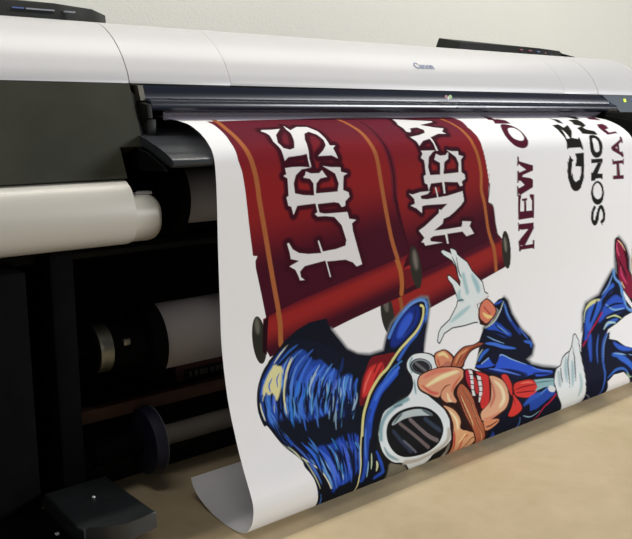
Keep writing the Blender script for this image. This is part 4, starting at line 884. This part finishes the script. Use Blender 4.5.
 ('T',252,236,190,96,51,'6634 12067 6786 12351 6752 12636'),
 ('T',206,96,76,90,45,'6608 12648 6640 12965 6968 14094'),
 ('T',214,110,84,97,56,'7198 12907 6958 13062 7282 14094'),
 ('T',120,50,36,49,28,'7546 13067 7307 13181 7139 14094'),
 ('T',252,220,160,76,38,'7042 12863 6876 13037'),
 ('C',50,24,20,0,13,'5766 11050 5987 10887 6628 10849 7190 10925 7579 11058 7630 11229 7497 11384 7115 11561 7028 11714 7056 11920 6830 11976 6538 11845 6424 11694 6359 11670 5973 11469 5754 11281'),
 ('C',232,164,128,0,26,'5811 11059 6012 10922 6630 10881 7179 10959 7519 11078 7566 11220 7458 11344 7074 11534 6968 11701 7016 11893 6835 11923 6582 11801 6484 11636 6555 11519 6373 11634 6028 11437 5809 11258'),
 ('T',252,234,180,130,65,'6012 11268 6540 11160 7064 11112 7387 11120'),
 ('T',214,100,90,95,70,'5911 11202 6191 11460 6441 11538'),
 ('T',226,130,110,129,97,'6033 11010 6546 10948 7159 11019'),
 ('T',214,110,84,73,46,'7441 11258 7116 11439 6925 11601'),
 ('T',250,226,180,97,45,'6761 11609 6753 11787 6823 11848'),
 ('T',110,50,40,32,13,'6508 11642 6555 11519 6773 11410 6966 11407'),
 ('C',54,26,18,0,10,'7082 11650 7384 11430 7671 11756 7763 12159 7776 12618 8428 14094 8095 14094 7518 13089 7168 12494 7087 11926'),
 ('C',186,104,74,0,20,'7135 11661 7380 11480 7614 11768 7698 12169 7719 12604 8489 14094 8193 14094 7563 13073 7233 12511 7145 11939'),
 ('T',232,170,120,53,20,'7402 11696 7538 12132 7615 12703 8461 14094'),
 ('T',226,190,140,46,20,'7232 11758 7309 12229 7391 12748'),
 ('T',110,50,34,40,17,'7364 11612 7526 12078 7559 12590 7864 13106'),
 ('T',110,50,34,39,16,'7185 11698 7244 12213 7357 12790'),
 ('C',40,22,20,0,19,'6659 11851 6970 11948 7072 12272 7137 12708 6957 12697 6847 12587 6985 12351 6865 12023'),
 ('C',50,14,18,0,17,'7587 11131 7865 11137 8059 11227 8325 11333 8560 11485 8540 11793 8315 12159 7874 12364 7673 12316 7664 11856 7528 11471'),
 ('C',214,56,54,0,34,'8060 11268 8477 11442 8501 11629 8361 12014 8201 12236 7896 12319 7938 12072 8190 11768 8202 11461'),
 ('C',190,40,60,0,27,'7669 11173 7794 11173 7834 11537 7724 11717 7614 11439'),
 ('C',200,50,50,0,34,'7923 11403 8025 11527 7956 11870 7854 11796'),
 ('P',240,238,236,0,10,'7801 11149 7930 11211 7906 11450 7806 11735 7802 11913 7687 11887 7735 11617 7799 11377'),
 ('P',240,238,236,0,10,'8069 11372 8211 11438 8176 11713 8093 11901 7872 12133 7849 12102 8025 11783 8067 11536'),
 ('T',40,20,20,27,10,'7773 11280 7921 11326'),
 ('T',40,20,20,27,10,'7764 11430 7910 11477'),
 ('T',40,20,20,27,10,'7727 11565 7869 11616'),
 ('T',40,20,20,27,10,'7697 11711 7843 11753'),
 ('T',40,20,20,28,10,'8043 11520 8224 11559'),
 ('T',40,20,20,27,10,'8023 11680 8176 11713'),
 ('T',40,20,20,27,10,'7977 11824 8123 11867'),
 ('T',40,20,20,27,10,'7913 11964 8031 12001'),
 ('C',60,28,24,0,14,'8694 9433 9073 9284 9440 9700 8987 10042 8756 10030 8589 9901'),
 ('C',226,132,104,0,22,'8745 9456 9054 9317 9383 9707 8958 9986 8779 9906 8665 9760'),
 ('T',250,216,140,108,50,'8816 9681 8989 9811 9180 9841'),
 ('T',180,80,70,50,22,'8877 9512 9116 9754'),
 ('D',24,26,26,35,17,'7092 7698 7161 7657 7287 7709 7429 7763 7516 7822 7478 7710 7469 7651 7555 7670 7685 7732 7745 7847 7921 7965 8159 8112 8378 8390 8845 8780 8940 9085 9082 9167 9025 9210 8590 9341 8585 9519 8544 9893 8426 9874 7989 9894 7467 9877 7107 9979 6949 10147 6880 10208 6834 10160 6918 9942 7035 9825 7400 9659 7729 9324 7811 9137 7712 8904 7596 8690 7421 8518 7376 8423 7446 8413 7761 8647 7887 8779 7914 8642 7791 8427 7695 8167 7548 7992 7404 7907 7205 7797'),
 ('P',236,244,244,0,17,'7092 7698 7161 7657 7287 7709 7429 7763 7516 7822 7478 7710 7469 7651 7555 7670 7685 7732 7745 7847 7921 7965 8159 8112 8378 8390 8845 8780 8940 9085 9082 9167 9025 9210 8590 9341 8585 9519 8544 9893 8426 9874 7989 9894 7467 9877 7107 9979 6949 10147 6880 10208 6834 10160 6918 9942 7035 9825 7400 9659 7729 9324 7811 9137 7712 8904 7596 8690 7421 8518 7376 8423 7446 8413 7761 8647 7887 8779 7914 8642 7791 8427 7695 8167 7548 7992 7404 7907 7205 7797'),
 ('T',168,206,212,178,107,'8383 8501 8616 8837 8688 9050'),
 ('T',170,208,212,139,104,'7872 8887 7829 9080 8003 9205'),
 ('T',176,210,214,140,105,'8011 8454 8201 8982'),
 ('T',180,214,216,138,103,'7435 9714 7895 9539 8282 9397'),
 ('T',34,38,40,38,14,'7703 7872 7824 8331 7940 8520'),
 ('T',34,38,40,38,14,'7524 7876 7710 8168 7833 8607'),
 ('T',34,38,40,38,14,'7748 9193 7896 9165 8042 9186'),
 ('S',236,236,234,71,11,'9089 9188 8760 9316 8526 9373 8585 9519 8554 9742 8585 9920'),
 ('S',60,50,46,18,7,'9125 9224 8787 9360 8597 9414 8641 9553 8613 9752 8644 9930'),
 ('C',30,22,26,0,14,'9011 11569 9384 11594 9440 11873 9849 11876 10470 11988 10531 12344 10001 12507 9586 12411 9461 12505 9596 12775 9220 12915 8865 12782 9076 12494 9140 12191 9169 11932'),
 ('C',224,62,56,0,21,'9076 11604 9323 11624 9397 11928 9331 12181 9526 12546 9528 12747 9201 12852 8927 12761 9145 12521 9293 12306 9225 12184 9206 11940'),
 ('C',224,62,56,0,22,'9522 11956 9906 11931 10373 12011 10458 12317 10000 12453 9571 12354 9414 12227'),
 ('T',120,24,30,37,15,'9489 12110 9984 12112 10468 12164'),
 ('T',120,24,30,37,15,'9441 12206 9905 12269 10392 12346'),
 ('T',120,24,30,43,14,'9509 11899 9307 12230 9282 12542'),
 ('T',250,120,100,52,22,'9795 11989 10114 12020 10339 12080'),
 ('P',150,190,194,0,19,'10415 12010 10928 12080 11364 12163 11261 12392 10801 12326 10305 12353 10483 12255 10482 12101'),
 ('T',90,130,140,38,23,'10427 12115 10886 12164 11305 12229'),
 ('P',40,76,170,0,39,'9900 12552 10316 12497 11021 12375 11212 12495 11211 12623 10749 12747 10302 12902 9980 12890'),
 ('T',80,130,210,60,23,'9981 12545 10482 12484 11033 12352'),
 ('P',44,80,170,0,70,'8599 14094 9123 14094 9993 14094 9516 12983 9840 14094 9336 14094 8337 13130'),
 ('T',120,160,200,35,18,'8780 14094 9309 14094 9937 14094 9543 12991'),
 ('T',50,90,190,148,74,'9669 12632 10131 12499 10514 12450'),
 ('T',140,180,200,45,23,'9676 12968 10131 13129 10522 13015'),
 ('C',18,22,40,0,48,'11288 12666 11939 13174 12112 14094 10941 13198 11112 12889'),
 ('S',176,30,74,71,18,'11248 12657 10931 12843 10607 13058 10354 14094'),
 ('D',120,122,126,91,182,'13473 10969 13669 10447 13906 10174 14698 10008 15587 9301 15821 9233 15771 8265 15934 8185 16379 8520 16647 8941 16670 9532'),
 ('P',18,22,44,0,26,'13282 11068 13537 10735 13649 10444 13885 10171 14230 10066 14702 9990 15564 9298 15706 9232 15830 9395 16037 9595 16211 10320 16506 10693 16441 10850 15983 10911 15466 11058 14856 11183 14696 11317 14916 11270 14792 11504 15203 11637 15569 11909 16082 12096 16774 14094 15566 13057 15099 12749 14500 12713 14177 12883 14900 14094 14341 14094 14367 14094 13283 14094 12984 13141 12853 12698 12963 12126 12996 11804 13241 11304 13551 10813'),
 ('C',56,104,210,0,105,'13572 10986 13798 10529 14215 10220 14785 10115 15360 9751 15648 9725 15490 9960 14891 10130 14700 10418 14105 10830 13808 11065'),
 ('T',226,226,160,130,61,'13807 10345 14111 10205 14393 10152 14724 10138'),
 ('T',200,220,200,51,25,'13586 10743 13739 10458 13926 10301'),
 ('T',120,160,220,72,36,'14865 10000 15304 9743 15637 9371'),
 ('S',90,150,220,92,28,'15641 9327 15732 9544 15986 9770 16076 10171 16206 10647 16441 10783'),
 ('C',50,90,200,0,107,'15075 10284 15684 10116 16079 10366 16151 10639 15580 10747 14907 10737 14412 10881 14634 10598'),
 ('T',130,180,230,72,27,'15003 10337 15419 10592 16041 10622'),
 ('T',210,225,170,73,27,'14881 10797 15340 10773 15740 10938'),
 ('T',60,110,210,135,63,'14731 11064 15102 10964 15511 10933'),
 ('T',180,215,225,90,45,'14594 11138 14933 10968 15358 11040'),
 ('S',176,30,74,60,17,'14697 10576 14330 10803 13858 11074 13779 11127 13533 11303 13265 11473'),
 ('T',50,90,200,213,128,'13805 11187 13573 11641 13439 12003'),
 ('T',40,80,190,170,85,'13654 10830 13588 11148 13447 11287'),
 ('T',60,100,190,103,43,'14779 11246 14427 11522 14127 12029 13990 12563 13984 13019 14257 14094'),
 ('T',110,150,210,53,22,'14787 11304 14423 11634 14124 12142'),
 ('T',56,100,210,181,90,'14984 11682 15266 11909 15899 12090'),
 ('T',60,110,215,179,89,'14691 12056 15122 12171 15643 12566'),
 ('T',60,110,215,180,90,'14959 12196 15369 12453 15877 12907'),
 ('T',60,110,200,93,46,'14116 12754 14613 12581 15101 12626 15445 12872'),
 ('T',150,190,160,74,32,'15308 12782 15579 13027 15777 13062'),
 ('T',150,190,220,54,23,'14808 12022 15332 12155 15793 12276'),
 ('T',16,20,44,129,60,'14558 10145 14245 10474 13902 10796'),
 ('T',16,20,44,90,54,'15862 9818 15258 9992 14791 10305'),
 ('T',16,20,44,90,54,'16124 10700 15487 10699 14790 10750'),
 ('T',16,20,44,72,45,'16047 10460 15488 10409 15016 10466'),
 ('T',18,24,60,101,59,'13489 11460 13418 11777 13307 12198'),
 ('T',18,24,60,86,52,'14016 11113 13900 11536 13690 12054'),
 ('T',18,24,60,91,54,'15194 12040 15514 12191 15747 12355'),
 ('T',18,24,60,90,54,'14870 12265 15226 12538 15702 12930'),
 ('T',70,110,205,69,43,'14245 11265 13982 11663 13762 12180'),
 ('D',22,24,26,40,20,'12898 11059 12988 11031 13097 11256 13025 11646 12958 12136 12844 12696 12938 13002 13083 14094 12421 14094 11669 13094 11361 12734 11334 12522 11337 12262 11505 12035 11634 11915 11757 11887 11890 11861 12000 11740 12113 11640 12313 11561 12512 11525 12664 11414 12805 11225'),
 ('P',238,244,245,0,20,'12898 11059 12988 11031 13097 11256 13025 11646 12958 12136 12844 12696 12938 13002 13083 14094 12421 14094 11669 13094 11361 12734 11334 12522 11337 12262 11505 12035 11634 11915 11757 11887 11890 11861 12000 11740 12113 11640 12313 11561 12512 11525 12664 11414 12805 11225'),
 ('T',26,30,34,52,16,'12498 11517 12279 11823 12143 12171 11988 12604'),
 ('T',26,30,34,53,16,'12717 11370 12670 11739 12510 12140 12369 12477'),
 ('T',26,30,34,51,16,'11855 11897 11745 12193 11721 12399'),
 ('T',180,206,212,160,120,'12268 11660 12053 12045 11938 12394'),
 ('T',180,206,212,161,97,'12518 11817 12339 12213 12129 12594'),
 ('T',186,208,212,168,101,'12696 12289 12610 12699 12551 13024'),
 ('T',190,206,208,157,94,'11680 12073 11545 12413'),
 ('S',130,136,140,28,10,'12954 14094 12933 13062 14226 14094 13688 14094'),
 ('C',226,230,232,0,19,'11242 12538 11181 12557 11106 12554 11030 12529 10972 12489 10943 12440 10946 12393 10983 12356 11045 12337 11120 12340 11193 12364 11250 12404 11280 12453 11277 12501'),
 ('C',30,14,20,0,23,'15710 8227 15908 8150 16245 8377 16538 8700 16647 9071 16653 9366 16852 9687 16642 10515 16400 10282 15893 9629 15885 9112 15760 8712'),
 ('C',140,30,62,0,47,'15806 8268 15926 8216 16194 8436 16457 8724 16529 9058 16559 9355 16779 9690 16630 10348 16368 10179 15988 9609 15977 9123 15840 8721'),
 ('T',226,90,130,75,37,'15848 8336 15899 8599 16054 8809'),
 ('T',60,12,26,142,66,'16333 8645 16529 8993 16538 9320'),
 ('T',220,70,120,93,47,'16150 9144 16169 9470 16445 9830'),
 ('T',60,12,26,94,47,'15941 8861 16281 9289 16477 9639'),
 ('T',250,200,170,47,24,'15883 8244 16131 8397 16392 8652'),
 ('T',230,220,160,46,23,'16111 9722 16247 9935'),
 ('S',110,160,225,93,28,'15705 9251 15764 9560 16043 9777 16133 10179 16219 10616 16497 10792'),
]

NX, NS = 720, 900
# columns closer together at the near (left) end, rows even down to the fold
u = np.linspace(0, 1, NX); kx = .62
XC = W * (u * (1 - kx) / (1 - kx * u))
SEND = S[-1]
SC = np.concatenate([np.linspace(0, .24, 12, endpoint=False), np.linspace(.24, 1.37, NS - 60), np.linspace(1.37, SEND, 49)[1:]])
NS = len(SC)
ink = np.ones((NS, NX, 3), dtype=np.float32)
ALB = .80
def rgbl(c):
    v = np.array([lin(min(255, q * 255 / 252)) if max(c) < 255 else 1.0 for q in c], dtype=np.float32); return v
def sstep(x):
    x = np.clip(x, 0, 1); return x * x * (3 - 2 * x)
MASK = [None]
def paint(kind, r, g, b, w, bl, txt):
    if kind == 'm': MASK[0] = None; return
    if kind == 'M':
        MASK[0] = None; keep = ink.copy(); ink[:] = 0; paint('P', 252, 252, 252, 0, 0, txt); MASK[0] = ink[..., 0].copy(); ink[:] = keep; return
    v = [int(q) * 1e-4 for q in txt.split()]; P = list(zip(v[::2], v[1::2])); col = rgbl((r, g, b))
    w *= 1e-4; bl *= 1e-4
    if kind == 'G':                                     # colour sweep from the first point to the second, inside the current shape
        (ax, ay), (bx, by) = P; L = (bx - ax) ** 2 + (by - ay) ** 2
        a = sstep(((XC[None, :] - ax) * (bx - ax) + (SC[:, None] - ay) * (by - ay)) / L) * MASK[0]
        ink[:] += (col - ink) * a[..., None].astype(np.float32); return
    closed = kind in 'PCD'
    if kind == 'C': P = smooth_pts(P, 4, True)
    elif kind in 'ST' and len(P) > 2: P = smooth_pts(P, 5)
    A = np.array(P); B = np.roll(A, -1, 0) if closed else A[1:]
    if not closed: A = A[:-1]
    xm = float(A[:, 0].mean()); j = int(np.clip(np.searchsorted(XC, xm), 1, NX - 1))
    pitch = .5 * ((XC[j] - XC[j - 1]) + .0014)
    soft = max(bl, pitch * 1.1)
    pad = w + soft + pitch
    x0, x1 = min(A[:, 0].min(), B[:, 0].min()) - pad, max(A[:, 0].max(), B[:, 0].max()) + pad
    s0, s1 = min(A[:, 1].min(), B[:, 1].min()) - pad, max(A[:, 1].max(), B[:, 1].max()) + pad
    ia, ib = np.searchsorted(XC, [x0, x1]); ja, jb = np.searchsorted(SC, [s0, s1])
    if ib - ia < 1 or jb - ja < 1: return
    X = XC[ia:ib]; Y = SC[ja:jb]
    if closed:
        ins = np.zeros((len(Y), len(X)), dtype=bool)
        for (ax, ay), (bx, by) in zip(A, B):
            if ay == by: continue
            lo, hi = (ay, by) if ay < by else (by, ay)
            k0, k1 = np.searchsorted(Y, [lo, hi])
            if k1 > k0:
                xi = ax + (Y[k0:k1] - ay) * (bx - ax) / (by - ay)
                ins[k0:k1] ^= X[None, :] > xi[:, None]
    dist = np.full((len(Y), len(X)), 1.0, dtype=np.float32)
    n = len(A)
    for i, ((ax, ay), (bx, by)) in enumerate(zip(A, B)):
        k0, k1 = np.searchsorted(Y, [min(ay, by) - pad, max(ay, by) + pad]); l0, l1 = np.searchsorted(X, [min(ax, bx) - pad, max(ax, bx) + pad])
        if k1 <= k0 or l1 <= l0: continue
        gx = X[None, l0:l1] - ax; gy = Y[k0:k1, None] - ay; dx, dy = bx - ax, by - ay; L = dx * dx + dy * dy
        t = np.clip((gx * dx + gy * dy) / L, 0, 1) if L > 0 else 0 * gx * gy
        d = np.hypot(gx - t * dx, gy - t * dy)
        if kind == 'T':
            f = math.sin(PI * (i + .5) / n) ** .6; d = d + w * .5 * (1 - f)
        np.minimum(dist[k0:k1, l0:l1], d, out=dist[k0:k1, l0:l1])
    if closed:
        sd = np.where(ins, dist, -dist)
        a = sstep((sd + (w if kind == 'D' else 0)) / soft + .5)
    else:
        a = sstep((w * .5 - dist) / soft + .5)
        a *= min(1., w / max(pitch * .8, 1e-6))
    if MASK[0] is not None: a = a * MASK[0][ja:jb, ia:ib]
    sub = ink[ja:jb, ia:ib]
    sub += (col - sub) * a[..., None].astype(np.float32)
for p in ART: paint(*p)
# vertices
yz = np.array([sheet_at(0, s) for s in SC])
V = np.empty((NS, NX, 3), dtype=np.float32)
V[..., 0] = XC[None, :]
V[..., 1] = yz[:, 0:1] - .018 * yz[:, 2:3] * (XC[None, :] / W)
V[..., 2] = yz[:, 1:2]
idx = np.arange(NS * NX, dtype=np.int32).reshape(NS, NX)
F = np.stack([idx[:-1, :-1], idx[1:, :-1], idx[1:, 1:], idx[:-1, 1:]], -1).reshape(-1)
me = bpy.data.meshes.new('printed_poster')
nf = len(F) // 4
me.vertices.add(NS * NX); me.vertices.foreach_set('co', V.reshape(-1))
me.loops.add(len(F)); me.loops.foreach_set('vertex_index', F)
me.polygons.add(nf); me.polygons.foreach_set('loop_start', np.arange(0, 4 * nf, 4, dtype=np.int32))
me.update(calc_edges=True)
me.polygons.foreach_set('use_smooth', np.ones(nf, dtype=bool))
ca = me.color_attributes.new('ink', 'FLOAT_COLOR', 'POINT')
rgba = np.ones((NS, NX, 4), dtype=np.float32); rgba[..., :3] = ink * ALB
ca.data.foreach_set('color', rgba.reshape(-1))
pm = mat('printed_paper', (.8, .8, .8, 1), .7, 0, spec=.04)
nt = pm.node_tree; b = nt.nodes['Principled BSDF']
at_ = nt.nodes.new('ShaderNodeAttribute'); at_.attribute_name = 'ink'
geo = nt.nodes.new('ShaderNodeNewGeometry'); mxn = nt.nodes.new('ShaderNodeMix'); mxn.data_type = 'RGBA'
nz = nt.nodes.new('ShaderNodeTexNoise'); nz.inputs['Scale'].default_value = 900
bpn = nt.nodes.new('ShaderNodeBump'); bpn.inputs['Strength'].default_value = .03; bpn.inputs['Distance'].default_value = .001
nt.links.new(nz.outputs['Fac'], bpn.inputs['Height']); nt.links.new(bpn.outputs['Normal'], b.inputs['Normal'])
mxn.inputs[7].default_value = (.78, .78, .80, 1)
nt.links.new(geo.outputs['Backfacing'], mxn.inputs[0]); nt.links.new(at_.outputs['Color'], mxn.inputs[6]); nt.links.new(mxn.outputs[2], b.inputs['Base Color'])
outp = nt.nodes['Material Output']; tl = nt.nodes.new('ShaderNodeBsdfTranslucent'); ms = nt.nodes.new('ShaderNodeMixShader'); ms.inputs[0].default_value = .14
nt.links.new(mxn.outputs[2], tl.inputs[0]); nt.links.new(b.outputs[0], ms.inputs[1]); nt.links.new(tl.outputs[0], ms.inputs[2]); nt.links.new(ms.outputs[0], outp.inputs['Surface'])
me.materials.append(pm)
po = bpy.data.objects.new('printed_poster', me); C.objects.link(po)
tag(po, 'long white poster with red banners and a top-hatted figure, hanging from printer to floor', 'poster')

# ------------------------------------------------------------------ light
def area(name, loc, size, sy, power, col, target):
    l = bpy.data.lights.new(name, 'AREA'); l.shape = 'RECTANGLE'; l.size = size; l.size_y = sy; l.energy = power; l.color = col
    o = bpy.data.objects.new(name, l); C.objects.link(o); o.location = loc
    d = Vector(target) - Vector(loc); o.rotation_euler = d.to_track_quat('-Z', 'Y').to_euler(); return o
area('ceiling_tube_light', (1.0, .42, 2.75), 4.5, .08, 66, (1, .97, .90), (1.0, .42, 0))
area('window_light', (6.5, -5.5, 2.3), 2.6, 1.6, 690, (.96, .97, 1), (.8, .1, .5))
area('left_fill_light', (-1.0, -1.0, 2.75), 1.2, .2, 14, (1, .97, .93), (-.9, -.9, 0))  # added fill lamp, brightens the sheet's curl and the left panel
w = bpy.data.worlds.new('world'); bpy.context.scene.world = w; w.use_nodes = True
w.node_tree.nodes['Background'].inputs[0].default_value = (.95, .96, 1, 1)
w.node_tree.nodes['Background'].inputs[1].default_value = .10

# ------------------------------------------------------------------ camera
cam = bpy.data.cameras.new('camera'); co = bpy.data.objects.new('camera', cam); C.objects.link(co)
cam.sensor_width = 36; cam.lens = 800 / 632 * 36
co.location = (-.91759, -1.38086, .93)
yaw = math.radians(50.94758); th = math.radians(11.13767)
fwd = Vector((math.cos(yaw) * math.cos(th), math.sin(yaw) * math.cos(th), -math.sin(th)))
co.rotation_euler = fwd.to_track_quat('-Z', 'Y').to_euler()
cam.clip_start = .05
sc = bpy.context.scene; sc.camera = co
sc.view_settings.view_transform = 'Standard'; sc.view_settings.look = 'None'; sc.view_settings.gamma = 1
sc.view_settings.use_curve_mapping = False; sc.view_settings.exposure = 0
